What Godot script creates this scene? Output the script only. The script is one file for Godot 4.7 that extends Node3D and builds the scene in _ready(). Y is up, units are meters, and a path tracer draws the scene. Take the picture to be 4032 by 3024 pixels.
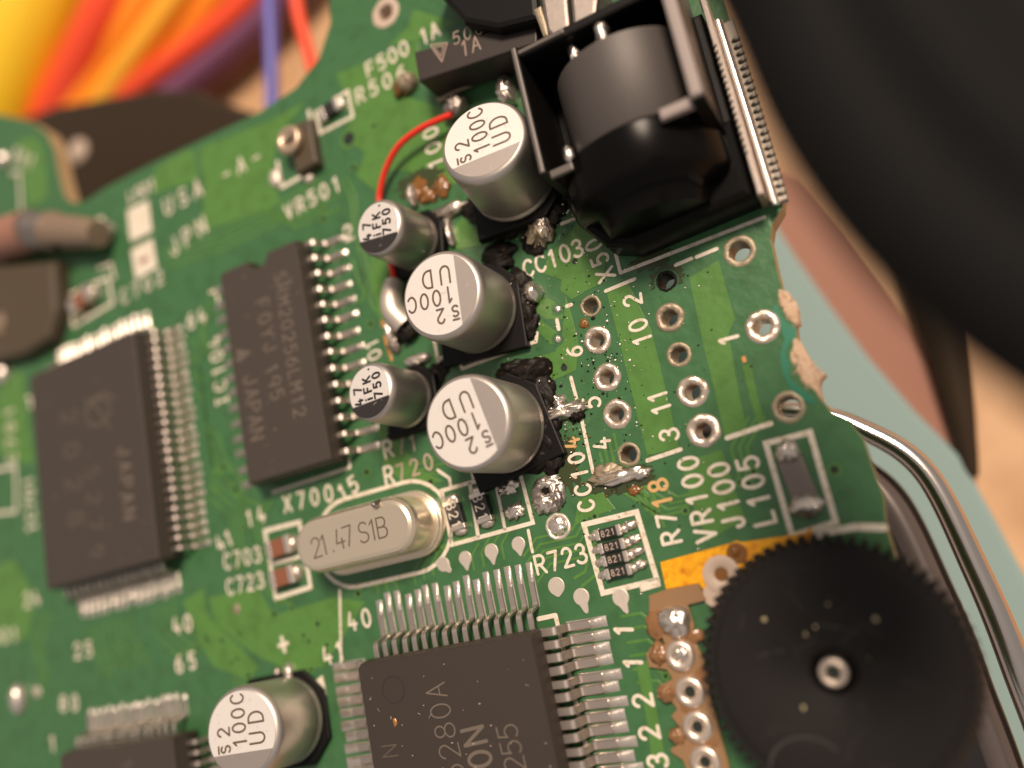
extends Node3D
# A close-up of a repaired circuit board. Lengths below are millimetres on the board: x to the right, z towards the near edge, y up from the board's face.
const MM := 0.001
var board: Node3D
var used := {}
var M := {}
var rng := RandomNumberGenerator.new()
var holes: Array = []


class Shape:
	var v := PackedVector3Array()
	var n := PackedVector3Array()
	var t := PackedVector2Array()
	var warp := Transform3D()

	func tri(a: Vector3, b: Vector3, c: Vector3, na: Vector3, nb: Vector3, nc: Vector3) -> void:
		if (b - a).cross(c - a).dot(na + nb + nc) > 0.0:
			var s := b
			b = c
			c = s
			s = nb
			nb = nc
			nc = s
		for p: Vector3 in [a, b, c]:
			v.append(warp * p)
			t.append(Vector2(p.x, p.z) * 0.05)
		for q: Vector3 in [na, nb, nc]:
			n.append((warp.basis * q).normalized())

	func quad(a: Vector3, b: Vector3, c: Vector3, d: Vector3, hint: Vector3) -> void:
		var f := (b - a).cross(c - a)
		if f.length() < 1e-9:
			f = (c - a).cross(d - a)
		f = f.normalized()
		if f.dot(hint) < 0.0:
			f = -f
		tri(a, b, c, f, f, f)
		tri(a, c, d, f, f, f)

	func face(poly: PackedVector2Array, y: float, up := 1.0) -> void:
		var idx := Geometry2D.triangulate_polygon(poly)
		var f := Vector3(0, up, 0)
		for k in range(0, idx.size(), 3):
			var a := poly[idx[k]]
			var b := poly[idx[k + 1]]
			var c := poly[idx[k + 2]]
			tri(Vector3(a.x, y, a.y), Vector3(b.x, y, b.y), Vector3(c.x, y, c.y), f, f, f)

	func walls(poly: PackedVector2Array, y0: float, y1: float, inset := 0.0, smooth := false) -> PackedVector2Array:
		# sides from the outline at y0 up to the outline drawn in by inset at y1; gives the upper outline back
		var k := poly.size()
		var area := 0.0
		for i in k:
			area += poly[i].cross(poly[(i + 1) % k])
		var sg := 1.0 if area > 0.0 else -1.0
		var nr: Array[Vector2] = []
		for i in k:
			var d := (poly[(i + 1) % k] - poly[i]).normalized()
			nr.append(Vector2(d.y, -d.x) * sg)
		var top := PackedVector2Array()
		for i in k:
			var m := nr[i] + nr[(i + k - 1) % k]
			m = m / maxf(0.5 * m.length_squared(), 0.25)
			top.append(poly[i] - m * inset)
		for i in k:
			var j := (i + 1) % k
			var a := Vector3(poly[i].x, y0, poly[i].y)
			var b := Vector3(poly[j].x, y0, poly[j].y)
			var c := Vector3(top[j].x, y1, top[j].y)
			var d := Vector3(top[i].x, y1, top[i].y)
			var up := inset * signf(y1 - y0)
			if smooth:
				var ni := (nr[i] + nr[(i + k - 1) % k]).normalized()
				var nj := (nr[i] + nr[j]).normalized()
				var h := absf(y1 - y0)
				var vi := Vector3(ni.x * h, up, ni.y * h).normalized()
				var vj := Vector3(nj.x * h, up, nj.y * h).normalized()
				tri(a, b, c, vi, vj, vj)
				tri(a, c, d, vi, vj, vi)
			else:
				quad(a, b, c, d, Vector3(nr[i].x, up, nr[i].y))
		return top

	func prism(poly: PackedVector2Array, y0: float, y1: float, chamfer := 0.0, smooth := false, closed := true) -> void:
		var top := poly
		if chamfer > 0.0:
			walls(poly, y0, y1 - chamfer, 0.0, smooth)
			top = walls(poly, y1 - chamfer, y1 - chamfer * 0.3, chamfer * 0.3, smooth)
			top = walls(top, y1 - chamfer * 0.3, y1, chamfer * 0.7, smooth)
		else:
			walls(poly, y0, y1, 0.0, smooth)
		face(top, y1)
		if closed:
			face(poly, y0, -1.0)

	func box(lo: Vector3, hi: Vector3, chamfer := 0.0) -> void:
		prism(PackedVector2Array([Vector2(lo.x, lo.z), Vector2(hi.x, lo.z), Vector2(hi.x, hi.z), Vector2(lo.x, hi.z)]), lo.y, hi.y, chamfer)

	func sheet(rows: Array, ring: bool, outward: Callable) -> void:
		# a smooth surface through a grid of points
		var h := rows.size()
		var w: int = rows[0].size()
		var nn := []
		for i in h:
			var line := PackedVector3Array()
			for j in w:
				var a: Vector3 = rows[maxi(i - 1, 0)][j]
				var b: Vector3 = rows[mini(i + 1, h - 1)][j]
				var c: Vector3 = rows[i][(j + w - 1) % w] if ring or j > 0 else rows[i][j]
				var d: Vector3 = rows[i][(j + 1) % w] if ring or j < w - 1 else rows[i][j]
				var f := (b - a).cross(d - c)
				var o: Vector3 = outward.call(rows[i][j], i)
				if f.length() < 1e-10:
					f = o
				f = f.normalized()
				line.append(-f if f.dot(o) < 0.0 else f)
			nn.append(line)
		for i in h - 1:
			for j in (w if ring else w - 1):
				var k := (j + 1) % w
				tri(rows[i][j], rows[i + 1][j], rows[i + 1][k], nn[i][j], nn[i + 1][j], nn[i + 1][k])
				tri(rows[i][j], rows[i + 1][k], rows[i][k], nn[i][j], nn[i + 1][k], nn[i][k])

	func lathe(profile: Array, at: Vector3, seg := 32, soft := false) -> void:
		# profile of (radius, height) about the upright axis through at, listed from the bottom outside to the top
		for k in profile.size() - 1:
			var p: Vector2 = profile[k]
			var q: Vector2 = profile[k + 1]
			var e := Vector2(q.y - p.y, p.x - q.x).normalized()
			var e0 := e
			var e1 := e
			if soft and k > 0:
				var o: Vector2 = profile[k - 1]
				var before := Vector2(p.y - o.y, o.x - p.x).normalized()
				if before.dot(e) > 0.5:
					e0 = (before + e).normalized()
			if soft and k < profile.size() - 2:
				var o: Vector2 = profile[k + 2]
				var after := Vector2(o.y - q.y, q.x - o.x).normalized()
				if after.dot(e) > 0.5:
					e1 = (after + e).normalized()
			for i in seg:
				var c0 := Vector3(cos(TAU * i / seg), 0, sin(TAU * i / seg))
				var c1 := Vector3(cos(TAU * (i + 1) / seg), 0, sin(TAU * (i + 1) / seg))
				var up := Vector3.UP
				var a := at + c0 * p.x + up * p.y
				var b := at + c1 * p.x + up * p.y
				var c := at + c1 * q.x + up * q.y
				var d := at + c0 * q.x + up * q.y
				var na := c0 * e0.x + up * e0.y
				var nb := c1 * e0.x + up * e0.y
				var nc := c1 * e1.x + up * e1.y
				var nd := c0 * e1.x + up * e1.y
				if p.x > 1e-6:
					tri(a, b, c, na, nb, nc)
				if q.x > 1e-6:
					tri(a, c, d, na, nc, nd)

	func tube(path: Array, r: float, seg := 12, r_end := -1.0) -> void:
		var rows := []
		var k := path.size()
		var side := Vector3.UP
		for i in k:
			var d: Vector3 = (path[mini(i + 1, k - 1)] - path[maxi(i - 1, 0)]).normalized()
			if i == 0 and absf(d.y) > 0.9:
				side = Vector3.RIGHT
			var x := side.cross(d).normalized()
			side = d.cross(x).normalized()
			var rr := r if r_end < 0.0 else lerpf(r, r_end, float(i) / (k - 1))
			var ring := PackedVector3Array()
			for j in seg:
				ring.append(path[i] + (x * cos(TAU * j / seg) + side * sin(TAU * j / seg)) * rr)
			rows.append(ring)
		sheet(rows, true, func(p: Vector3, i: int) -> Vector3: return p - path[i])
		for e in [0, k - 1]:
			var d: Vector3 = (path[e] - path[1 if e == 0 else k - 2]).normalized()
			for j in seg:
				tri(path[e], rows[e][j], rows[e][(j + 1) % seg], d, d, d)

	func blob(at: Vector3, r: Vector3, lumps: float, seed_: int, rough := 1.2, seg := 16) -> void:
		# a lump with an uneven skin, its lower part sunk below y = at.y
		var noise := FastNoiseLite.new()
		noise.seed = seed_
		noise.frequency = rough * 0.5
		var rows := []
		for i in seg / 2 + 1:
			var phi := PI * i / (seg / 2)
			var ring := PackedVector3Array()
			for j in seg:
				var d := Vector3(sin(phi) * cos(TAU * j / seg), cos(phi), sin(phi) * sin(TAU * j / seg))
				var k := 1.0 + lumps * noise.get_noise_3d(d.x * 3 + at.x, d.y * 3, d.z * 3 + at.z) * 1.6
				ring.append(at + d * r * k)
			rows.append(ring)
		sheet(rows, true, func(p: Vector3, _i: int) -> Vector3: return p - at)

	func ribbon(line: PackedVector2Array, w: float, y: float, loop := false) -> void:
		# a flat printed stroke with round ends
		var k := line.size()
		var l := PackedVector2Array()
		var r := PackedVector2Array()
		for i in k:
			var a := line[(i + k - 1) % k] if loop or i > 0 else line[i]
			var b := line[(i + 1) % k] if loop or i < k - 1 else line[i]
			var d0 := (line[i] - a).normalized()
			var d1 := (b - line[i]).normalized()
			if d0 == Vector2.ZERO: d0 = d1
			if d1 == Vector2.ZERO: d1 = d0
			var m := d0.orthogonal() + d1.orthogonal()
			m = m / maxf(0.5 * m.length_squared(), 0.5)
			l.append(line[i] + m * w * 0.5)
			r.append(line[i] - m * w * 0.5)
		var u := Vector3.UP
		for i in (k if loop else k - 1):
			var j := (i + 1) % k
			quad(Vector3(l[i].x, y, l[i].y), Vector3(l[j].x, y, l[j].y), Vector3(r[j].x, y, r[j].y), Vector3(r[i].x, y, r[i].y), u)
		if not loop:
			for e in [0, k - 1]:
				var c := line[e]
				var away := (line[e] - line[1 if e == 0 else k - 2]).angle()
				for q in 6:
					var p0 := c + Vector2.from_angle(away - PI / 2 + PI * q / 6) * w * 0.5
					var p1 := c + Vector2.from_angle(away - PI / 2 + PI * (q + 1) / 6) * w * 0.5
					tri(Vector3(c.x, y, c.y), Vector3(p0.x, y, p0.y), Vector3(p1.x, y, p1.y), u, u, u)

	func strokes(lines: Array, w: float, y: float) -> void:
		# each stroke is split at its sharp corners; pieces lie a few microns above each other
		var at := y
		for s: PackedVector2Array in lines:
			if s.size() > 3 and s[0].distance_to(s[-1]) < 1e-4:
				ribbon(s.slice(0, s.size() - 1), w, at, true)
				at += 0.0025
				continue
			var piece := PackedVector2Array([s[0]])
			for i in range(1, s.size()):
				piece.append(s[i])
				if i < s.size() - 1 and absf((s[i] - s[i - 1]).angle_to(s[i + 1] - s[i])) > 0.7:
					ribbon(piece, w, at)
					at += 0.0025
					piece = PackedVector2Array([s[i]])
			ribbon(piece, w, at)
			at += 0.0025


# ---------------------------------------------------------------- helpers

func mat(name_: String, c: Color, rough: float, metal := 0.0, spec := 0.5) -> StandardMaterial3D:
	# c is a linear real-world colour
	var m := StandardMaterial3D.new()
	m.resource_name = name_
	m.albedo_color = c.linear_to_srgb()
	m.roughness = rough
	m.metallic = metal
	m.metallic_specular = spec
	M[name_] = m
	return m


func noise_map(freq: float, seed_: int, octaves: int, ramp: Array, normal := false, bump := 4.0) -> NoiseTexture2D:
	var t := NoiseTexture2D.new()
	t.width = 512
	t.height = 512
	t.seamless = true
	var f := FastNoiseLite.new()
	f.seed = seed_
	f.frequency = freq
	f.fractal_octaves = octaves
	t.noise = f
	if normal:
		t.as_normal_map = true
		t.bump_strength = bump
	else:
		var g := Gradient.new()
		g.offsets = PackedFloat32Array([0.0, 0.35, 0.65, 1.0])
		g.colors = PackedColorArray(ramp)
		t.color_ramp = g
	return t


func tint(name_: String, tile_mm: float, t: NoiseTexture2D) -> void:
	var m: StandardMaterial3D = M[name_]
	m.albedo_texture = t
	m.uv1_triplanar = true
	m.uv1_world_triplanar = true
	m.uv1_scale = Vector3.ONE / (tile_mm * MM)


func grain(name_: String, tile_mm: float, t: NoiseTexture2D, amount: float) -> void:
	var m: StandardMaterial3D = M[name_]
	m.normal_enabled = true
	m.normal_texture = t
	m.normal_scale = amount
	m.uv1_triplanar = true
	m.uv1_world_triplanar = true
	m.uv1_scale = Vector3.ONE / (tile_mm * MM)


func grey(k: float) -> Color:
	return Color(k, k, k)


func named(o: Node, called: String, parent: Node) -> void:
	var key := "%d/%s" % [parent.get_instance_id(), called]
	var k: int = used.get(key, 0)
	used[key] = k + 1
	o.name = called if k == 0 else "%s_%03d" % [called, k]
	parent.add_child(o, true)


func mesh_of(pairs: Array) -> ArrayMesh:
	var am := ArrayMesh.new()
	for k in range(0, pairs.size(), 2):
		var s: Shape = pairs[k]
		if s.v.is_empty():
			continue
		var a := []
		a.resize(Mesh.ARRAY_MAX)
		var v := PackedVector3Array()
		v.resize(s.v.size())
		for i in s.v.size():
			v[i] = s.v[i] * MM
		a[Mesh.ARRAY_VERTEX] = v
		a[Mesh.ARRAY_NORMAL] = s.n
		a[Mesh.ARRAY_TEX_UV] = s.t
		am.add_surface_from_arrays(Mesh.PRIMITIVE_TRIANGLES, a)
		am.surface_set_material(am.get_surface_count() - 1, M[pairs[k + 1]])
	return am


func put(called: String, pairs: Array, parent: Node = self, at := Transform3D()) -> MeshInstance3D:
	return put_mesh(called, mesh_of(pairs), parent, at)


func put_mesh(called: String, m: Mesh, parent: Node, at := Transform3D()) -> MeshInstance3D:
	var o := MeshInstance3D.new()
	o.mesh = m
	o.transform = Transform3D(at.basis, at.origin * MM)
	named(o, called, parent)
	return o


func group(called: String, parent: Node = self, at := Transform3D()) -> Node3D:
	var o := Node3D.new()
	o.transform = Transform3D(at.basis, at.origin * MM)
	named(o, called, parent)
	return o


func tag(o: Node, label: String, category := "", group_ := "", kind := "") -> void:
	if label: o.set_meta("label", label)
	if category: o.set_meta("category", category)
	if group_: o.set_meta("group", group_)
	if kind: o.set_meta("kind", kind)


func turned(deg: float, at := Vector3.ZERO) -> Transform3D:
	return Transform3D(Basis(Vector3.UP, deg_to_rad(deg)), at)


func disc(c: Vector2, r: float, seg := 24, ry := -1.0, turn := 0.0) -> PackedVector2Array:
	var p := PackedVector2Array()
	for i in seg:
		p.append(c + Vector2(cos(TAU * i / seg) * r, sin(TAU * i / seg) * (r if ry < 0 else ry)).rotated(turn))
	return p


func stadium(u0: float, u1: float, v: float, r: float, seg := 14) -> PackedVector2Array:
	var p := PackedVector2Array()
	for i in seg + 1:
		p.append(Vector2(u1 - r, v) + Vector2.from_angle(-PI / 2 + PI * i / seg) * r)
	for i in seg + 1:
		p.append(Vector2(u0 + r, v) + Vector2.from_angle(PI / 2 + PI * i / seg) * r)
	return p


func curve(pts: Array, n := 8) -> Array:
	# a smooth line through the points
	var c := []
	var k := pts.size()
	for i in k - 1:
		for j in n:
			c.append(pts[i].cubic_interpolate(pts[i + 1], pts[maxi(i - 1, 0)], pts[mini(i + 2, k - 1)], float(j) / n))
	c.append(pts[k - 1])
	return c


# ---------------------------------------------------------------- printed characters

func arc(cx: float, cy: float, rx: float, ry: float, a0: float, a1: float, n := 12) -> PackedVector2Array:
	var p := PackedVector2Array()
	for i in n + 1:
		var a := deg_to_rad(lerpf(a0, a1, float(i) / n))
		p.append(Vector2(cx + rx * cos(a), cy + ry * sin(a)))
	return p


func ln(a: Array) -> PackedVector2Array:
	var p := PackedVector2Array()
	for i in range(0, a.size(), 2):
		p.append(Vector2(a[i], a[i + 1]))
	return p


func loop(a: PackedVector2Array) -> PackedVector2Array:
	a.append(a[0])
	return a


func glyph(ch: String) -> Array:
	match ch:
		"0", "O": return [arc(.3, .5, .29, .5, 0, 360, 24)]
		"1": return [ln([.14, .2, .34, 0, .34, 1])]
		"2": return [arc(.3, .28, .28, .28, 190, 385, 12) + ln([.02, 1]), ln([.02, 1, .6, 1])]
		"3": return [arc(.28, .25, .26, .25, 200, 450, 14), arc(.28, .74, .31, .26, 270, 515, 14)]
		"4": return [ln([.2, 0, .02, .68, .6, .68]), ln([.42, .48, .42, 1])]
		"5": return [ln([.55, 0, .1, 0, .05, .45]), arc(.27, .68, .3, .32, 222, 500, 14)]
		"6": return [arc(.6, .68, .58, .68, 262, 180, 8), arc(.31, .68, .29, .32, 0, 360, 20)]
		"7": return [ln([0, 0, .58, 0, .22, 1])]
		"8": return [arc(.3, .25, .24, .25, 0, 360, 18), arc(.3, .75, .3, .25, 0, 360, 20)]
		"9": return [arc(.3, .3, .28, .3, 0, 360, 20), ln([.58, .32, .4, 1])]
		"A": return [ln([0, 1, .3, 0, .6, 1]), ln([.12, .66, .48, .66])]
		"B": return [ln([0, 1, 0, 0, .3, 0]) + arc(.32, .24, .22, .24, 280, 440, 8) + ln([0, .48]), ln([0, .48, .32, .48]) + arc(.34, .74, .26, .26, 280, 440, 8) + ln([0, 1])]
		"C": return [arc(.33, .5, .33, .5, 320, 40, 20)]
		"D": return [ln([0, 1, 0, 0, .2, 0]) + arc(.2, .5, .4, .5, 280, 440, 12) + ln([0, 1])]
		"F": return [ln([.55, 0, 0, 0, 0, 1]), ln([0, .48, .45, .48])]
		"G": return [arc(.33, .5, .33, .5, 320, 0, 20), ln([.66, .52, .4, .52])]
		"I": return [ln([.3, 0, .3, 1]), ln([.12, 0, .48, 0]), ln([.12, 1, .48, 1])]
		"i": return [ln([.3, .4, .3, 1]), ln([.3, .1, .31, .12])]
		"J": return [ln([.46, 0, .46, .7]) + arc(.24, .7, .22, .3, 20, 190, 8)]
		"K": return [ln([0, 0, 0, 1]), ln([.55, 0, .02, .6]), ln([.2, .42, .6, 1])]
		"L": return [ln([.05, 0, .05, 1, .58, 1])]
		"M": return [ln([0, 1, 0, 0, .3, .6, .6, 0, .6, 1])]
		"N": return [ln([0, 1, 0, 0, .6, 1, .6, 0])]
		"P": return [ln([0, 1, 0, 0, .3, 0]) + arc(.32, .26, .26, .26, 280, 440, 8) + ln([0, .52])]
		"R": return [ln([0, 1, 0, 0, .3, 0]) + arc(.32, .26, .26, .26, 280, 440, 8) + ln([0, .52]), ln([.28, .52, .6, 1])]
		"S": return [arc(.3, .25, .27, .25, 330, 100, 12) + arc(.3, .75, .3, .25, 280, 510, 12)]
		"s": return [arc(.3, .4, .22, .18, 330, 100, 10) + arc(.3, .78, .24, .2, 280, 510, 10), ln([.05, 0, .55, 0])]
		"T": return [ln([0, 0, .6, 0]), ln([.3, 0, .3, 1])]
		"U": return [ln([0, 0, 0, .68]) + arc(.3, .68, .3, .32, 170, 10, 10) + ln([.6, 0])]
		"V": return [ln([0, 0, .3, 1, .6, 0])]
		"X": return [ln([0, 0, .6, 1]), ln([.6, 0, 0, 1])]
		"Y": return [ln([0, 0, .3, .5, .6, 0]), ln([.3, .5, .3, 1])]
		"-": return [ln([.05, .55, .55, .55])]
		"+": return [ln([0, .5, .6, .5]), ln([.3, .15, .3, .85])]
		".": return [ln([.28, .96, .3, 1.0])]
		"^": return [ln([.3, .1, .62, .9, -.02, .9, .3, .1, .301, .1]), ln([.3, .4, .44, .75, .16, .75, .3, .4])]
	return []


func words_shape(text: String, a: Vector2, b: Vector2, height: float, pen: float, y: float, into: Shape = null) -> Shape:
	# the text from the middle of its first character at a to the middle of its last at b
	var s := into if into else Shape.new()
	var dir := (b - a).normalized() if text.length() > 1 else (b - a).normalized()
	var down := Vector2(-dir.y, dir.x)
	var step := a.distance_to(b) / maxf(text.length() - 1, 1)
	for i in text.length():
		var c := a + dir * step * (i if text.length() > 1 else 0)
		var lines := []
		for g: PackedVector2Array in glyph(text[i]):
			var q := PackedVector2Array()
			for p in g:
				q.append(c + dir * (p.x - 0.3) * height * 0.92 + down * (p.y - 0.5) * height)
			lines.append(q)
		s.strokes(lines, pen, y)
	return s


func silk(text: String, a: Vector2, b: Vector2, height := 1.15, pen := 0.2, ink := "silk") -> void:
	put("silkscreen_text", [words_shape(text, a, b, height, pen, 0.055), ink], board)


func silk_line(pts: Array, w := 0.24, ink := "silk") -> void:
	var s := Shape.new()
	s.strokes([PackedVector2Array(pts)], w, 0.05)
	put("silkscreen_line", [s, ink], board)


# ---------------------------------------------------------------- pieces of the board

func cut(poly: PackedVector2Array, grow := 0.0) -> Array:
	# the polygon without the drilled holes, as pieces without inner outlines
	var pieces := [poly]
	for h: Array in holes:
		var c: Vector2 = h[0]
		var r: float = h[1] + grow
		var next := []
		for p: PackedVector2Array in pieces:
			var lo := p[0]
			var hi := p[0]
			for q in p:
				lo = lo.min(q)
				hi = hi.max(q)
			if c.x + r < lo.x or c.x - r > hi.x or c.y + r < lo.y or c.y - r > hi.y:
				next.append(p)
				continue
			for half: PackedVector2Array in [PackedVector2Array([Vector2(-400, -400), Vector2(c.x, -400), Vector2(c.x, 400), Vector2(-400, 400)]), PackedVector2Array([Vector2(c.x, -400), Vector2(400, -400), Vector2(400, 400), Vector2(c.x, 400)])]:
				for q in Geometry2D.intersect_polygons(p, half):
					next.append_array(Geometry2D.clip_polygons(q, disc(c, r, 28)))
		pieces = next
	return pieces


func pour(pts: Array, called := "copper_pour", y := 0.03, m := "mask_copper") -> void:
	var s := Shape.new()
	for p: PackedVector2Array in cut(PackedVector2Array(pts), 0.35):
		if p.size() > 2:
			s.prism(p, -0.01, y, 0.012, false, false)
	put(called, [s, m], board)


func trace(pts: Array, w: float, m := "mask_copper") -> void:
	var s := Shape.new()
	var k := 0
	for o in Geometry2D.offset_polyline(PackedVector2Array(pts), w * 0.5, Geometry2D.JOIN_ROUND, Geometry2D.END_ROUND):
		s.prism(o, -0.01, 0.024 + 0.001 * k, 0.01, false, false)
		k += 1
	put("copper_trace", [s, m], board)


func eyelet(c: Vector2, r_in: float, r_out: float, m := "solder", lift := 0.16, called := "through_hole") -> void:
	# a plated hole with a ring of solder round it
	var s := Shape.new()
	var noise := FastNoiseLite.new()
	noise.seed = int(c.x * 100 + c.y * 10)
	noise.frequency = 0.9
	var rows := []
	var prof := [Vector2(r_out, -0.01), Vector2(r_out - 0.02, lift * 0.35), Vector2(lerpf(r_out, r_in, .25), lift * 0.8), Vector2(lerpf(r_out, r_in, .5), lift), Vector2(lerpf(r_out, r_in, .8), lift * 0.75), Vector2(r_in, 0.0), Vector2(r_in - 0.03, -0.4), Vector2(r_in - 0.03, -1.62)]
	for q: Vector2 in prof:
		var ring := PackedVector3Array()
		for j in 28:
			var d := Vector2.from_angle(TAU * j / 28)
			var k := noise.get_noise_3d(d.x * 2.0, d.y * 2.0, q.x)
			var r := q.x + (0.09 * k if q.y > -0.2 else 0.0)
			ring.append(Vector3(c.x + d.x * r, q.y * (1.0 + 0.9 * k) if q.y > 0.0 else q.y, c.y + d.y * r))
		rows.append(ring)
	s.sheet(rows, true, func(p: Vector3, i: int) -> Vector3: return Vector3(p.x - c.x, 0, p.z - c.y) * (1.0 if i < 2 else (-1.0 if i > 5 else 0.0)) + Vector3(0, 1.0 if i < 6 else 0.0, 0))
	put(called, [s, m], board)


func via(c: Vector2, r := 0.16, ring := 0.14) -> void:
	var s := Shape.new()
	s.lathe([Vector2(r + ring, -0.005), Vector2(r + ring, 0.028), Vector2(r, 0.03)], Vector3(c.x, 0, c.y), 16)
	var d := Shape.new()
	d.face(disc(c, r, 16), 0.034)
	put("via", [s, "mask_copper", d, "hole_dark"], board)


func test_point(c: Vector2, r: float, tail: Vector2) -> void:
	var p := disc(c, r, 22)
	var best := PackedVector2Array()
	for q in p:
		var a := (q - c).normalized().dot(tail.normalized())
		best.append(q + tail * smoothstep(0.86, 1.0, a))
	var s := Shape.new()
	s.prism(best, -0.01, 0.07, 0.03, true, false)
	put("test_point", [s, "tin_flat"], board)


func solder(at: Vector3, r: Vector3, seed_: int, lumps := 0.22, m := "solder", parent: Node = null, called := "solder_blob") -> void:
	var s := Shape.new()
	s.blob(at, r, lumps, seed_, 1.3, 20)
	put(called, [s, m], parent if parent else board)


func lead_mesh(length: float, shoulder: float, height: float, w: float, t: float, pad: float) -> ArrayMesh:
	# a gull wing lead reaching along +x from the body, soldered at its foot
	var mid := [Vector2(-0.35, height), Vector2(0.0, height)]
	var y1 := t * 0.5 + 0.06
	var a := Vector2(shoulder, height)
	var b := Vector2(shoulder + 0.28, y1)
	var r := 0.3
	for i in 7:
		var k := i / 6.0
		mid.append((a - Vector2(r, 0)).lerp(a, k).lerp(a.lerp(a + (b - a).normalized() * r, k), k))
	for i in 7:
		var k := i / 6.0
		mid.append((b + (a - b).normalized() * r).lerp(b, k).lerp(b.lerp(b + Vector2(r, 0), k), k))
	mid.append(Vector2(length, y1))
	var s := Shape.new()
	var up := []
	for i in mid.size():
		var d: Vector2 = (mid[mini(i + 1, mid.size() - 1)] - mid[maxi(i - 1, 0)]).normalized()
		up.append(Vector2(-d.y, d.x))
	var c := 0.035
	for i in mid.size() - 1:
		var p: Vector2 = mid[i]
		var q: Vector2 = mid[i + 1]
		var nu := Vector3(up[i].x, up[i].y, 0)
		var nv := Vector3(up[i + 1].x, up[i + 1].y, 0)
		var P := Vector3(p.x, p.y, 0)
		var Q := Vector3(q.x, q.y, 0)
		var h := t * 0.5
		var z := Vector3(0, 0, 1)
		var ring := [[-1, w * .5, h - c], [-1, w * .5 - c, h], [1, w * .5 - c, h], [1, w * .5, h - c], [1, w * .5, -h], [-1, w * .5, -h]]
		for k in 6:
			var e: Array = ring[k]
			var f: Array = ring[(k + 1) % 6]
			var s0: Vector3 = P + z * e[0] * e[1] + nu * e[2]
			var s1: Vector3 = P + z * f[0] * f[1] + nu * f[2]
			var s2: Vector3 = Q + z * f[0] * f[1] + nv * f[2]
			var s3: Vector3 = Q + z * e[0] * e[1] + nv * e[2]
			var n0: Vector3 = [z * -0.7 + nu * 0.7, nu, z * 0.7 + nu * 0.7, z, -nu, -z][k]
			var n1: Vector3 = [z * -0.7 + nv * 0.7, nv, z * 0.7 + nv * 0.7, z, -nv, -z][k]
			s.tri(s0, s1, s2, n0, n0, n1)
			s.tri(s0, s2, s3, n0, n1, n1)
	s.quad(Vector3(length, y1 - t * .5, -w * .5), Vector3(length, y1 + t * .5, -w * .5), Vector3(length, y1 + t * .5, w * .5), Vector3(length, y1 - t * .5, w * .5), Vector3.RIGHT)
	var f := Shape.new()
	# solder: a low bed, drawn up to the toe
	var x0 := shoulder + 0.2
	var rows := []
	for i in 9:
		var k := i / 8.0
		var x := lerpf(x0, length + pad, k)
		var hh := 0.1 if x < length - 0.1 else lerpf(y1 + t * 0.45, 0.03, clampf((x - length + 0.1) / (pad + 0.1), 0, 1) ** 0.7)
		if i == 0: hh = 0.02
		var ring := PackedVector3Array()
		for j in 7:
			var g := j / 6.0 * 2 - 1
			ring.append(Vector3(x, maxf(hh * (1 - g * g * g * g), 0.0), g * (w * 0.5 + 0.07)))
		rows.append(ring)
	f.sheet(rows, false, func(_p: Vector3, _i: int) -> Vector3: return Vector3.UP)
	return mesh_of([s, "lead", f, "solder"])


func chip(called: String, label: String, lo: Vector2, hi: Vector2, y0: float, y1: float, m := "epoxy", notch := Vector2.ZERO) -> Node3D:
	var o := group(called, board)
	tag(o, label)
	var s := Shape.new()
	var mid := (y0 + y1) * 0.5
	var c := 0.35
	var p := PackedVector2Array([Vector2(lo.x + c, lo.y), Vector2(hi.x - c * .4, lo.y), Vector2(hi.x, lo.y + c * .4), Vector2(hi.x, hi.y - c * .4), Vector2(hi.x - c * .4, hi.y), Vector2(lo.x + c * .4, hi.y), Vector2(lo.x, hi.y - c * .4), Vector2(lo.x, lo.y + c)])
	if notch.x > 0.0:
		var q := Geometry2D.clip_polygons(p, disc(Vector2(notch.y, lo.y), notch.x, 24))
		p = q[0]
	s.walls(p, mid, y0, 0.18)
	var top := s.walls(p, mid, y1 - 0.08, 0.14)
	top = s.walls(top, y1 - 0.08, y1, 0.07)
	s.face(top, y1)
	put("body", [s, m], o)
	return o


func lead_set(length: float, shoulder: float, height: float, w: float, t: float, pad: float) -> Array:
	return [lead_mesh(length, shoulder, height, w, t, pad), lead_mesh(length + 0.06, shoulder + 0.05, height, w * 0.95, t, pad * 1.12), lead_mesh(length - 0.05, shoulder - 0.04, height - 0.03, w * 1.04, t, pad * 0.9), lead_mesh(length + 0.02, shoulder + 0.02, height + 0.03, w, t, pad * 1.2)]


func leads(o: Node3D, m: Array, count: int, first: Vector2, step: Vector2, deg: float) -> void:
	for k in count:
		var p := first + step * k
		put_mesh("lead", m[rng.randi() % m.size()], o, turned(deg + rng.randf_range(-1.6, 1.6), Vector3(p.x, rng.randf_range(-0.01, 0.01), p.y)))


func mark(o: Node3D, text: String, a: Vector2, b: Vector2, height: float, pen: float, y: float, ink := "laser") -> void:
	put("printed_marking", [words_shape(text, a, b, height, pen, y + 0.006), ink], o)


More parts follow.
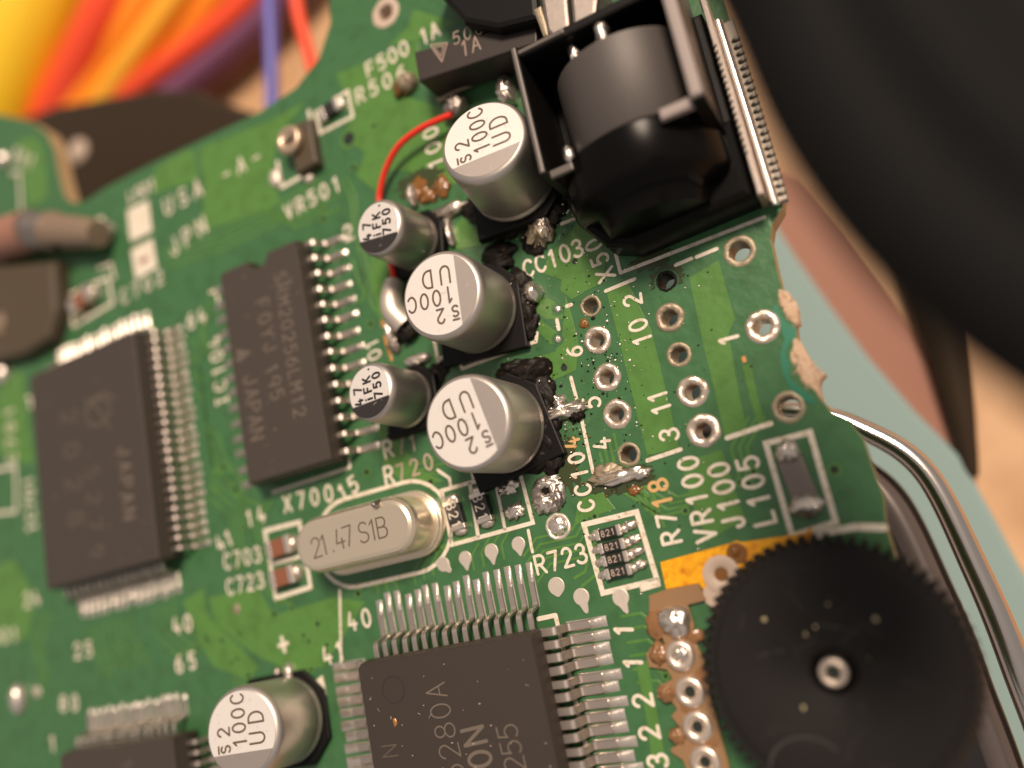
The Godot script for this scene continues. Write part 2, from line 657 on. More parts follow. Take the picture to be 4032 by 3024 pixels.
func capacitor(label: String, base: Vector3, top: Vector3, r: float, deg: float, big: bool) -> Node3D:
	# an aluminium can on a square plastic foot; deg turns the print
	var up := (top - base).normalized()
	var x := up.cross(Vector3(0, 0, 1)).normalized() * -1.0
	x = Vector3(1, 0, 0) - up * up.x
	x = x.normalized()
	var z := x.cross(up)
	var o := group("capacitor", board, Transform3D(Basis(x, up, z) * Basis(Vector3.UP, deg_to_rad(deg)), base))
	tag(o, label)
	var h := base.distance_to(top)
	var s := Shape.new()
	var w := r + 0.3
	s.prism(PackedVector2Array([Vector2(-w, -w), Vector2(w * .5, -w), Vector2(w, -w * .5), Vector2(w, w * .5), Vector2(w * .5, w), Vector2(-w, w)]), 0.05, 0.7, 0.12)
	put("plastic_foot", [s, "black_plastic"], o)
	s = Shape.new()
	s.lathe([Vector2(r - 0.3, 0.6), Vector2(r - 0.08, 0.72), Vector2(r, 0.84), Vector2(r, 1.05), Vector2(r - 0.1, 1.18), Vector2(r - 0.1, 1.3), Vector2(r, 1.45), Vector2(r, h - 0.55), Vector2(r - 0.04, h - 0.33), Vector2(r - 0.14, h - 0.16), Vector2(r - 0.28, h - 0.05), Vector2(r - 0.42, h), Vector2(0.0, h)], Vector3.ZERO, 64, true)
	put("can", [s, "can_side" if big else "can_small"], o)
	# the lacquered part of the top, and the bare or black sector that marks the negative pole
	var q := r - 0.34
	var cutoff := 0.42 * r if big else 0.36 * r
	var p := PackedVector2Array()
	var a := asin(cutoff / q)
	var lac := PackedVector2Array()
	for i in 41:
		lac.append(Vector2.from_angle(lerpf(a, -PI - a, i / 40.0)) * q)
	s = Shape.new()
	s.face(lac, h + 0.006)
	put("top_face", [s, "can_white"], o)
	for i in 21:
		p.append(Vector2.from_angle(lerpf(a, PI - a, i / 20.0)) * (q if big else r - 0.2))
	s = Shape.new()
	s.face(p, h + 0.012)
	put("polarity_mark", [s, "can_grey" if big else "ink_black"], o)
	s = Shape.new()
	for i in 26:
		var c := Vector2.from_angle(rng.randf_range(0, TAU)) * rng.randf_range(0, q * .85)
		var d := Vector2.from_angle(rng.randf_range(0, TAU)) * rng.randf_range(.04, .35)
		s.ribbon(PackedVector2Array([c, c + d * .5, c + d * .5 + d.rotated(.3) * .4]), rng.randf_range(.012, .03), h + 0.014 + 0.0002 * i)
	put("scratches", [s, "can_scratch"], o)
	s = Shape.new()
	var y := h + 0.024
	var dn := Vector2(0, -1)
	if big:
		words_shape("s2", Vector2(-r * .48, r * .3), Vector2(-r * .48, -r * .06), r * .31, r * .045, y, s)
		words_shape("100C", Vector2(-r * .06, r * .2), Vector2(-r * .06, -r * .72), r * .34, r * .045, y, s)
		words_shape("UD", Vector2(r * .4, r * .16), Vector2(r * .4, -r * .28), r * .39, r * .045, y, s)
	else:
		words_shape("47", Vector2(-r * .46, r * .26), Vector2(-r * .46, -r * .14), r * .32, r * .072, y, s)
		words_shape("iFK.", Vector2(-r * .04, r * .28), Vector2(-r * .04, -r * .72), r * .31, r * .072, y, s)
		words_shape("750", Vector2(r * .38, r * .24), Vector2(r * .38, -r * .42), r * .31, r * .072, y, s)
	put("printed_marking", [s, "ink_brown" if big else "ink_black"], o)
	return o


func materials() -> void:
	var skin := noise_map(0.03, 3, 4, [], true, 3.0)
	var fine := noise_map(0.12, 8, 3, [], true, 5.0)
	var lumpy := noise_map(0.02, 5, 3, [], true, 6.0)
	var mottled := noise_map(0.012, 11, 5, [Color(0.88, 0.88, 0.84), Color(0.95, 0.95, 0.94), grey(1.0), Color(0.93, 0.94, 0.9)])
	var stained := noise_map(0.014, 21, 5, [Color(0.45, 0.33, 0.2), Color(0.9, 0.86, 0.76), Color(1, 1, 1), Color(0.8, 0.72, 0.55)])
	mat("mask_base", Color(0.048, 0.145, 0.056), 0.28)
	mat("mask_copper", Color(0.085, 0.212, 0.045), 0.28)
	mat("mask_edge", Color(0.01, 0.16, 0.09), 0.4)
	for m in ["mask_base", "mask_copper"]:
		tint(m, 14.0, mottled)
		grain(m, 14.0, skin, 0.25)
	mat("laminate", Color(0.42, 0.3, 0.16), 0.7)
	mat("laminate_torn", Color(0.72, 0.56, 0.43), 0.75)
	tint("laminate_torn", 3.0, noise_map(0.02, 22, 5, [Color(0.6, 0.48, 0.36), Color(0.92, 0.86, 0.78), Color(1, 1, 1), Color(0.88, 0.8, 0.7)]))
	grain("laminate_torn", 1.2, fine, 1.0)
	mat("silk", Color(0.74, 0.68, 0.58), 0.6)
	tint("silk", 6.0, noise_map(0.02, 31, 4, [Color(0.8, 0.74, 0.66), Color(0.97, 0.96, 0.94), Color(1, 1, 1), Color(0.9, 0.86, 0.8)]))
	mat("silk_scorched", Color(0.6, 0.36, 0.14), 0.6)
	mat("silk_dim", Color(0.4, 0.32, 0.24), 0.7)
	mat("red_ink", Color(0.75, 0.16, 0.12), 0.6)
	mat("solder", Color(0.76, 0.68, 0.61), 0.3, 0.9)
	grain("solder", 1.6, lumpy, 0.55)
	mat("solder_dull", Color(0.42, 0.37, 0.33), 0.42, 1.0)
	grain("solder_dull", 1.6, lumpy, 0.9)
	mat("bridge_grey", Color(0.2, 0.17, 0.15), 0.45, 0.5)
	grain("bridge_grey", 1.6, lumpy, 0.5)
	mat("tin_flat", Color(0.72, 0.64, 0.56), 0.45, 0.75)
	grain("tin_flat", 1.2, fine, 0.35)
	mat("ring_tin", Color(0.74, 0.62, 0.52), 0.32, 0.8)
	grain("ring_tin", 1.2, lumpy, 0.9)
	mat("lead", Color(0.54, 0.47, 0.42), 0.38, 0.95)
	grain("lead", 1.5, fine, 0.2)
	mat("old_ring", Color(0.32, 0.26, 0.18), 0.45, 0.4)
	grain("old_ring", 1.6, lumpy, 0.8)
	mat("hole_dark", Color(0.006, 0.012, 0.008), 0.6)
	mat("copper", Color(0.75, 0.36, 0.14), 0.35, 0.9)
	mat("epoxy", Color(0.048, 0.037, 0.03), 0.5)
	grain("epoxy", 1.4, fine, 0.35)
	mat("epoxy_front", Color(0.036, 0.026, 0.021), 0.5)
	grain("epoxy_front", 1.4, fine, 0.35)
	mat("laser", Color(0.13, 0.105, 0.085), 0.7)
	mat("laser_faint", Color(0.085, 0.067, 0.054), 0.7)
	mat("black_plastic", Color(0.006, 0.0055, 0.0055), 0.45, 0.0, 0.3)
	mat("black_gloss", Color(0.004, 0.0036, 0.0036), 0.25, 0.0, 0.22)
	mat("black_matte", Color(0.02, 0.018, 0.017), 0.6)
	mat("wheel_black", Color(0.012, 0.0105, 0.01), 0.6, 0.0, 0.3)
	grain("wheel_black", 3.0, fine, 0.3)
	mat("fuse_body", Color(0.03, 0.021, 0.018), 0.5)
	mat("fuse_mark", Color(0.3, 0.22, 0.18), 0.6)
	mat("barrel", Color(0.082, 0.071, 0.066), 0.5, 0.2)
	grain("barrel", 2.0, fine, 0.2)
	mat("rail_grey", Color(0.3, 0.25, 0.235), 0.45)
	mat("clear_edge", Color(0.13, 0.11, 0.1), 0.4, 0.2)
	mat("steel", Color(0.66, 0.6, 0.55), 0.3, 1.0)
	grain("steel", 1.2, fine, 0.4)
	mat("steel_dull", Color(0.36, 0.31, 0.28), 0.45, 1.0)
	grain("steel_dull", 3.0, fine, 0.5)
	mat("comb_metal", Color(0.3, 0.27, 0.23), 0.5, 0.9)
	mat("can_side", Color(0.58, 0.53, 0.49), 0.46, 0.95)
	grain("can_side", 1.0, fine, 0.12)
	mat("can_small", Color(0.56, 0.51, 0.47), 0.42, 0.95)
	grain("can_small", 1.0, fine, 0.12)
	mat("can_white", Color(0.78, 0.74, 0.71), 0.42, 0.35)
	grain("can_white", 1.3, fine, 0.2)
	mat("can_scratch", Color(0.56, 0.52, 0.49), 0.4, 0.5)
	mat("can_grey", Color(0.36, 0.32, 0.3), 0.45, 0.6)
	grain("can_grey", 0.8, fine, 0.4)
	mat("ink_black", Color(0.02, 0.016, 0.016), 0.5)
	mat("ink_brown", Color(0.11, 0.075, 0.055), 0.55)
	mat("crystal_can", Color(0.82, 0.71, 0.56), 0.27, 0.8)
	grain("crystal_can", 1.6, fine, 0.15)
	mat("ceramic_brown", Color(0.22, 0.085, 0.045), 0.45)
	mat("resistor_black", Color(0.02, 0.018, 0.018), 0.35)
	mat("char", Color(0.011, 0.0085, 0.007), 0.5, 0.0, 0.3)
	grain("char", 2.4, lumpy, 0.45)
	mat("flux", Color(0.2, 0.085, 0.02), 0.18)
	mat("flux_thin", Color(0.24, 0.12, 0.05), 0.2)
	mat("red_wire", Color(0.72, 0.03, 0.015), 0.3)
	mat("stain", Color(0.04, 0.055, 0.02), 0.22)
	mat("kapton", Color(0.86, 0.42, 0.008), 0.28)
	tint("kapton", 9.0, noise_map(0.012, 41, 4, [Color(0.7, 0.5, 0.4), Color(0.92, 0.87, 0.8), Color(1, 1, 1), Color(0.88, 0.78, 0.7)]))
	grain("kapton", 9.0, skin, 0.4)
	mat("flex_film", Color(0.27, 0.16, 0.08), 0.25)
	grain("flex_film", 4.0, skin, 0.5)
	mat("tan_pad", Color(0.5, 0.39, 0.31), 0.5)
	mat("brass", Color(0.6, 0.45, 0.33), 0.4, 0.8)
	mat("scuff", Color(0.045, 0.038, 0.034), 0.6)
	mat("lint", Color(0.3, 0.26, 0.22), 0.8)
	mat("dust", Color(0.5, 0.42, 0.25), 0.8)
	mat("wood", Color(0.62, 0.38, 0.21), 0.55)
	tint("wood", 90.0, noise_map(0.01, 51, 4, [Color(0.8, 0.74, 0.68), Color(0.94, 0.92, 0.9), Color(1, 1, 1), Color(0.9, 0.86, 0.82)]))
	mat("mat_teal", Color(0.24, 0.34, 0.33), 0.7)
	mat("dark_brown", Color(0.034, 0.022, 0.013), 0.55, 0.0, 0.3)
	mat("cable_black", Color(0.006, 0.006, 0.0065), 0.75, 0.0, 0.25)
	mat("chrome", Color(0.62, 0.57, 0.53), 0.2, 1.0)
	mat("reflection_satin", Color(0.14, 0.115, 0.11), 0.3, 0.5)
	mat("tray_black", Color(0.015, 0.014, 0.015), 0.2)
	mat("wire_yellow", Color(0.88, 0.58, 0.02), 0.4)
	mat("wire_orange", Color(0.9, 0.26, 0.01), 0.4)
	mat("wire_red", Color(0.85, 0.075, 0.025), 0.4)
	mat("wire_amber", Color(0.88, 0.42, 0.03), 0.4)
	mat("wire_blue", Color(0.1, 0.1, 0.42), 0.4)
	mat("wire_violet", Color(0.22, 0.08, 0.16), 0.4)
	mat("pink_plastic", Color(0.3, 0.145, 0.1), 0.5)
	mat("brown_shell", Color(0.2, 0.145, 0.1), 0.45)
	mat("shadow_brown", Color(0.3, 0.13, 0.085), 0.6)
	mat("khaki", Color(0.07, 0.05, 0.03), 0.5)


func _ready() -> void:
	rng.seed = 7
	# camera
	var cam := Camera3D.new()
	cam.name = "camera"
	var lens := CameraAttributesPhysical.new()
	lens.frustum_focal_length = 25.868
	lens.exposure_aperture = 10.2
	lens.frustum_focus_distance = 0.0535
	lens.frustum_near = 0.003
	lens.frustum_far = 3.0
	cam.attributes = lens
	cam.transform = Transform3D(Basis(Vector3(0.87498, -0.43873, 0.20475), Vector3(0.27813, 0.10933, -0.95430), Vector3(0.39630, 0.89194, 0.21769)), Vector3(0.02228, 0.05013, 0.01224))
	add_child(cam)
	cam.current = true
	# the room's dim warm light
	var we := WorldEnvironment.new()
	we.name = "room_light"
	var env := Environment.new()
	env.background_mode = Environment.BG_COLOR
	env.background_color = Color(0.36, 0.325, 0.3).linear_to_srgb()
	env.tonemap_mode = Environment.TONE_MAPPER_LINEAR
	env.tonemap_exposure = 1.0
	env.sdfgi_enabled = true
	env.ssao_enabled = true
	env.ssil_enabled = true
	we.environment = env
	add_child(we)
	# the ceiling lamp, above and to the right of the bench
	var lamp := AreaLight3D.new()
	lamp.name = "ceiling_lamp"
	lamp.area_size = Vector2(0.16, 0.16)
	lamp.light_color = Color(1.0, 0.91, 0.82)
	lamp.light_energy = 0.68
	lamp.area_range = 6.0
	lamp.shadow_enabled = true
	add_child(lamp)
	lamp.look_at_from_position(Vector3(0.22, 0.6, -0.3), Vector3(0, 0, 0))
	materials()
	bench()
	build_board()
	build_copper()
	fine_tracks()
	build_silk()
	build_chips()
	dust()
	build_capacitors()
	build_small_parts()
	build_jack()
	build_solder()
	build_loose()


func bench() -> void:
	var s := Shape.new()
	s.box(Vector3(-260, -52, -260), Vector3(180, -32, 140), 1.0)
	var o := put("table_top", [s, "wood"])
	tag(o, "warm tan wooden table top under everything", "table", "", "structure")
	s = Shape.new()
	s.prism(PackedVector2Array([Vector2(16.43, -17.44), Vector2(18.07, -10.84), Vector2(19.59, -5.63), Vector2(21.48, 0.23), Vector2(23.73, 5.87), Vector2(26.04, 10.6), Vector2(27.04, 16.15), Vector2(28.29, 24.3), Vector2(29.31, 37.36), Vector2(-25, 60), Vector2(-25, -20), Vector2(0, -42)]), -31.98, -30.2, 0.4)
	o = put("work_mat", [s, "mat_teal"])
	tag(o, "grey teal work mat lying on the wooden table under the board", "mat")


func build_board() -> void:
	board = group("circuit_board")
	tag(board, "green circuit board with silver capacitors, black chips and a chipped right edge", "circuit board")
	holes = [
		[Vector2(6.62, -1.06), 0.46], [Vector2(6.66, 1.49), 0.46], [Vector2(6.71, 3.98), 0.46], [Vector2(6.71, -3.4), 0.5], [Vector2(6.86, 6.63), 0.52],
		[Vector2(11.54, -0.99), 0.5], [Vector2(11.51, 1.46), 0.5], [Vector2(11.75, 3.92), 0.48], [Vector2(11.78, 6.39), 0.48], [Vector2(16.76, 1.32), 0.5],
		[Vector2(16.89, 6.34), 0.62], [Vector2(16.68, -3.6), 0.62], [Vector2(11.92, -3.33), 0.5], [Vector2(-3.9, -31.52), 0.62],
	]
	var outline := PackedVector2Array([Vector2(-6.51, -40.73), Vector2(-8.7, -35.27), Vector2(-9.01, -33.24), Vector2(-10.64, -30.82), Vector2(-13.36, -29.33), Vector2(-17.45, -28.95), Vector2(-24.36, -29.3), Vector2(-30.05, -29.62), Vector2(-36.17, -29.7), Vector2(-38.76, -29.46), Vector2(-40.68, -29.85), Vector2(-41.85, -31.06), Vector2(-42.35, -33.49), Vector2(-42.66, -36.39), Vector2(-43.6, -38.85), Vector2(-46.15, -41.32), Vector2(-50.31, -43.87), Vector2(-61.79, -50.49), Vector2(-68.26, 24.03), Vector2(17.86, 29.27), Vector2(19.98, 20.48), Vector2(20.12, 15.82), Vector2(20.12, 13.9), Vector2(20.45, 12.44), Vector2(20.34, 11.45), Vector2(20.32, 10.32), Vector2(20.29, 9.07), Vector2(19.9, 8.08), Vector2(19.05, 7.22), Vector2(18.76, 6.4), Vector2(18.61, 5.72), Vector2(19.04, 5.14), Vector2(18.69, 4.14), Vector2(18.61, 3.47), Vector2(18.42, 2.63), Vector2(18.56, 1.73), Vector2(18.78, 0.73), Vector2(18.55, -0.02), Vector2(18.43, -0.77), Vector2(18.45, -1.83), Vector2(18.58, -3.74), Vector2(18.91, -4.52), Vector2(19.74, -5.32), Vector2(20.0, -6.0), Vector2(19.9, -30), Vector2(16.73, -26.95)])
	var top := Shape.new()
	var side := Shape.new()
	for p: PackedVector2Array in cut(outline):
		top.face(p, 0.0)
		top.face(p, -1.6, -1.0)
	side.walls(outline, -1.6, 0.0)
	put("laminate", [top, "mask_base", side, "laminate"], board)
	# the torn places at the right edge: bare glass fibre standing a little proud
	for e: Array in [[Vector2(18.24, -0.58), Vector2(18.73, -0.21), Vector2(18.91, 0.73), Vector2(18.78, 1.65), Vector2(18.66, 1.75), Vector2(18.44, 1.57), Vector2(18.35, 1.17), Vector2(18.29, 0.66), Vector2(18.2, 0.24), Vector2(18.1, -0.16)], [Vector2(18.39, 2.58), Vector2(18.55, 2.87), Vector2(18.8, 4.13), Vector2(19.06, 4.68), Vector2(19.35, 5.04), Vector2(18.99, 5.26), Vector2(18.83, 5.58), Vector2(18.78, 6.45), Vector2(18.63, 5.99), Vector2(18.42, 5.56), Vector2(18.09, 5.32), Vector2(18.01, 4.74), Vector2(17.89, 4.42), Vector2(18.1, 3.96), Vector2(17.98, 3.55), Vector2(18.01, 3.13), Vector2(18.21, 2.81)]]:
		var s := Shape.new()
		s.prism(PackedVector2Array(e), -1.45, 0.07, 0.05)
		for k in 3:
			var a: Vector2 = e[rng.randi() % e.size()]
			var b: Vector2 = e[rng.randi() % e.size()]
			var c := a.lerp(b, rng.randf_range(0.25, 0.6))
			s.blob(Vector3(c.x, 0.0, c.y), Vector3(rng.randf_range(.12, .25), rng.randf_range(.06, .1), rng.randf_range(.2, .45)), 0.3, k, 1.0, 14)
		for k in 90:
			var i := rng.randi() % (e.size() - 1)
			var a: Vector2 = e[i]
			var b: Vector2 = e[i + 1]
			var c := a.lerp(b, rng.randf())
			var mid := Vector2.ZERO
			for q: Vector2 in e:
				mid += q / e.size()
			c = c.lerp(mid, rng.randf_range(-0.08, 0.5))
			var away := (c - mid).normalized().rotated(rng.randf_range(-1.0, 1.0)) * rng.randf_range(0.25, 0.7)
			s.tube([Vector3(c.x - away.x * .5, 0.05, c.y - away.y * .5), Vector3(c.x + away.x * .5, rng.randf_range(-0.25, 0.22), c.y + away.y * .5)], rng.randf_range(.02, .05), 5, 0.008)
		put("torn_edge", [s, "laminate_torn"], board)
	var rim := Shape.new()
	rim.prism(PackedVector2Array([Vector2(17.8, 0.2), Vector2(17.93, 1.08), Vector2(18.22, 1.66), Vector2(18.57, 1.84), Vector2(18.41, 2.54), Vector2(17.93, 2.72), Vector2(17.57, 3.18), Vector2(17.62, 3.82), Vector2(17.38, 4.64), Vector2(17.73, 5.36), Vector2(18.38, 6.2), Vector2(18.36, 6.56), Vector2(17.84, 6.23), Vector2(17.3, 5.33), Vector2(17.12, 4.33), Vector2(17.25, 3.22), Vector2(17.74, 2.42), Vector2(17.73, 1.45), Vector2(17.54, 0.51)]), -0.01, 0.02, 0.008)
	put("stressed_mask", [rim, "mask_edge"], board)


func build_copper() -> void:
	# wide tracks between the connector holes
	pour([Vector2(7.97, -3.88), Vector2(9.5, -4.03), Vector2(10.21, -0.53), Vector2(10.16, 3.13), Vector2(10.06, 7.02), Vector2(8, 7.03), Vector2(8, 3.51), Vector2(8.02, -0.61)])
	pour([Vector2(13.34, -3.05), Vector2(15.33, -3.51), Vector2(15.33, 0.38), Vector2(14.72, 1.16), Vector2(14.4, 4.88), Vector2(14.27, 6.93), Vector2(12.92, 7.03), Vector2(13.03, 4.4), Vector2(13.12, 0.86)])
	pour([Vector2(15.02, 3.23), Vector2(15.52, 3.24), Vector2(15.38, 5.59), Vector2(15.43, 7.02), Vector2(14.98, 7.06), Vector2(14.92, 5.46)])
	pour([Vector2(9.9, 7.94), Vector2(12.55, 7.79), Vector2(12.82, 12), Vector2(10.35, 12.86), Vector2(10.03, 10.83)])
	# ground areas
	pour([Vector2(4.7, -7.71), Vector2(5.85, -8.4), Vector2(7.25, -9.22), Vector2(8.18, -7.52), Vector2(8.49, -6.08), Vector2(7.85, -4.61), Vector2(6.7, -4.49), Vector2(5.55, -4.22), Vector2(4.91, -5.11), Vector2(5.18, -5.78), Vector2(3.88, -6.75)])
	pour([Vector2(5.17, -4.62), Vector2(5.29, -2.61), Vector2(5.27, -1.16), Vector2(4.72, 0.44), Vector2(2.98, 0.63), Vector2(2.39, -0.26), Vector2(2.22, -1.29), Vector2(3.59, -1.2), Vector2(4.32, -2.11)])
	pour([Vector2(2.94, -5.05), Vector2(3.95, -4.87), Vector2(4.8, -4.08), Vector2(4.61, -3.16), Vector2(3.46, -3.54), Vector2(2.92, -4.22)])
	pour([Vector2(2.97, -3.7), Vector2(3.92, -2.56), Vector2(4.12, -1.68), Vector2(3.38, -1.75), Vector2(2.75, -2.77)])
	pour([Vector2(-9.31, -28.66), Vector2(-3.88, -28.06), Vector2(-1.59, -27.71), Vector2(-2.22, -24.8), Vector2(-3.5, -23.81), Vector2(-0.68, -21.5), Vector2(0.04, -17.55), Vector2(-1.04, -15.4), Vector2(-4.73, -18.08), Vector2(-6.49, -18.82), Vector2(-7.46, -17.28), Vector2(-9.19, -19.57), Vector2(-7.99, -21.05), Vector2(-9.63, -22.98), Vector2(-8.54, -24.95)])
	pour([Vector2(-1.42, -30.49), Vector2(1.7, -27.62), Vector2(-1.78, -27.81), Vector2(-4.2, -28.63), Vector2(-2.31, -29.31)])
	pour([Vector2(-24.46, -28.67), Vector2(-16.65, -27.75), Vector2(-12.69, -27.73), Vector2(-16.01, -25.82), Vector2(-17.08, -23.3), Vector2(-16.8, -20.25), Vector2(-22.07, -20.66), Vector2(-25.21, -21.01), Vector2(-24.51, -25.11)])
	pour([Vector2(-26.63, -29.16), Vector2(-25, -28.81), Vector2(-24.96, -25.74), Vector2(-28.8, -26.43), Vector2(-30.51, -26.68), Vector2(-29.86, -28.94)])
	pour([Vector2(-47.77, -39.94), Vector2(-45, -38.96), Vector2(-44.01, -36.72), Vector2(-44.15, -31.74), Vector2(-47.27, -31.99), Vector2(-47.55, -35.67)])
	pour([Vector2(-8.71, -15.45), Vector2(-7.91, -12.09), Vector2(-7.9, -9.11), Vector2(-8.26, -7.04), Vector2(-9.45, -7.79), Vector2(-9.59, -11.19)])
	pour([Vector2(-1.03, -12.81), Vector2(-0.19, -11.4), Vector2(-0.06, -10.28), Vector2(-2.09, -10.68), Vector2(-2.34, -12.23)])
	pour([Vector2(-11.27, -0.07), Vector2(-9.83, -0.03), Vector2(-9.65, 1.06), Vector2(-8.61, 3.71), Vector2(-6.6, 5.19), Vector2(-8.85, 4.83), Vector2(-11.3, 3.05)])
	pour([Vector2(-24.48, 9.35), Vector2(-23.49, 11.63), Vector2(-17.62, 11.26), Vector2(-14.83, 12.07), Vector2(-17.38, 14.29), Vector2(-19.42, 15.96), Vector2(-22.04, 15.93), Vector2(-25.41, 14.44), Vector2(-29.21, 11.4), Vector2(-29.83, 9.13)])
	pour([Vector2(-53.33, 1.62), Vector2(-50.48, 5.53), Vector2(-52.2, 8.96), Vector2(-58.25, 8.89), Vector2(-57.48, 1.7)])
	pour([Vector2(-53.47, -15.56), Vector2(-49.9, -15.92), Vector2(-49.77, -11.27), Vector2(-49.32, -6.66), Vector2(-52.28, -7.39), Vector2(-56.21, -10.21)])
	pour([Vector2(4.16, 19.23), Vector2(4.98, 18.94), Vector2(4.79, 22.01), Vector2(4.63, 24.89), Vector2(3.78, 24.81), Vector2(4.07, 21.93)])
	pour([Vector2(2.14, 10.29), Vector2(2.87, 8.65), Vector2(4.55, 8.43), Vector2(5.17, 9.75), Vector2(2.95, 9.92)])
	pour([Vector2(-32.64, 9.01), Vector2(-30.2, 8.33), Vector2(-30.07, 10.54), Vector2(-25.54, 15.11), Vector2(-26.64, 15.99), Vector2(-30.24, 14.46), Vector2(-31.36, 12.15)])
	# the bundle of tracks that runs along the upper left
	for k in 7:
		var d := k * 11.0
		if k < 4:
			trace([[Vector2(-30.26, -20.95), Vector2(-23.73, -20.23), Vector2(-17.03, -20.35), Vector2(-14.07, -20.59), Vector2(-12.22, -20.43)], [Vector2(-30.06, -20.39), Vector2(-23.55, -19.69), Vector2(-16.88, -19.83), Vector2(-14.08, -20.06), Vector2(-11.96, -19.84)], [Vector2(-29.86, -19.83), Vector2(-23.38, -19.16), Vector2(-16.73, -19.32), Vector2(-13.73, -19.42), Vector2(-11.44, -19.22)], [Vector2(-29.67, -19.24), Vector2(-23.22, -18.59), Vector2(-16.59, -18.77), Vector2(-13.05, -18.58), Vector2(-10.95, -18.7)]][k], 0.2)
	for l: Array in [[Vector2(-10.06, -19.73), Vector2(-9.57, -18.14), Vector2(-9.78, -16.25), Vector2(-9.71, -12.75), Vector2(-9.56, -9.68)], [Vector2(-10.61, -19.68), Vector2(-10.04, -18.01), Vector2(-10.23, -16.23), Vector2(-10.15, -12.92), Vector2(-10.05, -9.85)], [Vector2(-10.93, -13.2), Vector2(-10.68, -11.2), Vector2(-10.3, -10.31), Vector2(-10.64, -9.68), Vector2(-11.4, -9.86)], [Vector2(-10.21, -13.51), Vector2(-10.01, -9.84), Vector2(-9.82, -8.84), Vector2(-9.42, -8.3)], [Vector2(-25.9, 1.01), Vector2(-25.1, 2.13), Vector2(-23.33, 3.09)], [Vector2(-25.41, -15.13), Vector2(-26.7, -12.24), Vector2(-26.21, -10.44)], [Vector2(-25.79, -14.43), Vector2(-27.12, -12.29), Vector2(-26.7, -10.39)], [Vector2(7.18, 10.35), Vector2(6.63, 8.91), Vector2(5.74, 8.11)], [Vector2(7.46, 10.69), Vector2(7.02, 9.06), Vector2(6.11, 7.9)], [Vector2(7.71, 11.12), Vector2(7.43, 9.38), Vector2(6.55, 8)], [Vector2(7.97, 11.52), Vector2(7.79, 9.76), Vector2(7.5, 8.52)], [Vector2(1.38, 13.4), Vector2(2.26, 13.12), Vector2(2.59, 12.45)], [Vector2(1.76, 13.99), Vector2(2.99, 13.41), Vector2(3.35, 12.75)], [Vector2(-27.45, -3.21), Vector2(-27.1, -0.8), Vector2(-25.9, 1.01)], [Vector2(-26.58, -3.77), Vector2(-26.19, -1.34), Vector2(-24.88, 0.88)]]:
		trace(l, 0.2)
	# scratched bare copper beside the small capacitors
	for l: Array in [[Vector2(-8.95, -10.97), Vector2(-9.11, -9.82)], [Vector2(-8.69, -9.76), Vector2(-8.81, -8.8)], [Vector2(-9.27, -8.21), Vector2(-9.3, -7.08)], [Vector2(-9.3, -6.46), Vector2(-9.24, -5.54)], [Vector2(-9.18, -5.45), Vector2(-9.07, -4.4)], [Vector2(15.21, 2.71), Vector2(15.2, 3.08)]]:
		trace(l, 0.24, "copper")


func bus(pts: Array, count: int, pitch: Vector2, ends := true) -> void:
	# fine parallel tracks, some of them ending in a via
	for k in count:
		var line := []
		for p: Vector2 in pts:
			line.append(p + pitch * k)
		if line.size() > 2:
			line[-1] += (line[-1] - line[-2]) * rng.randf_range(-0.5, 0.2)
		trace(line, 0.17)
		if ends and rng.randf() < 0.6:
			via(line[-1], 0.13, 0.15)


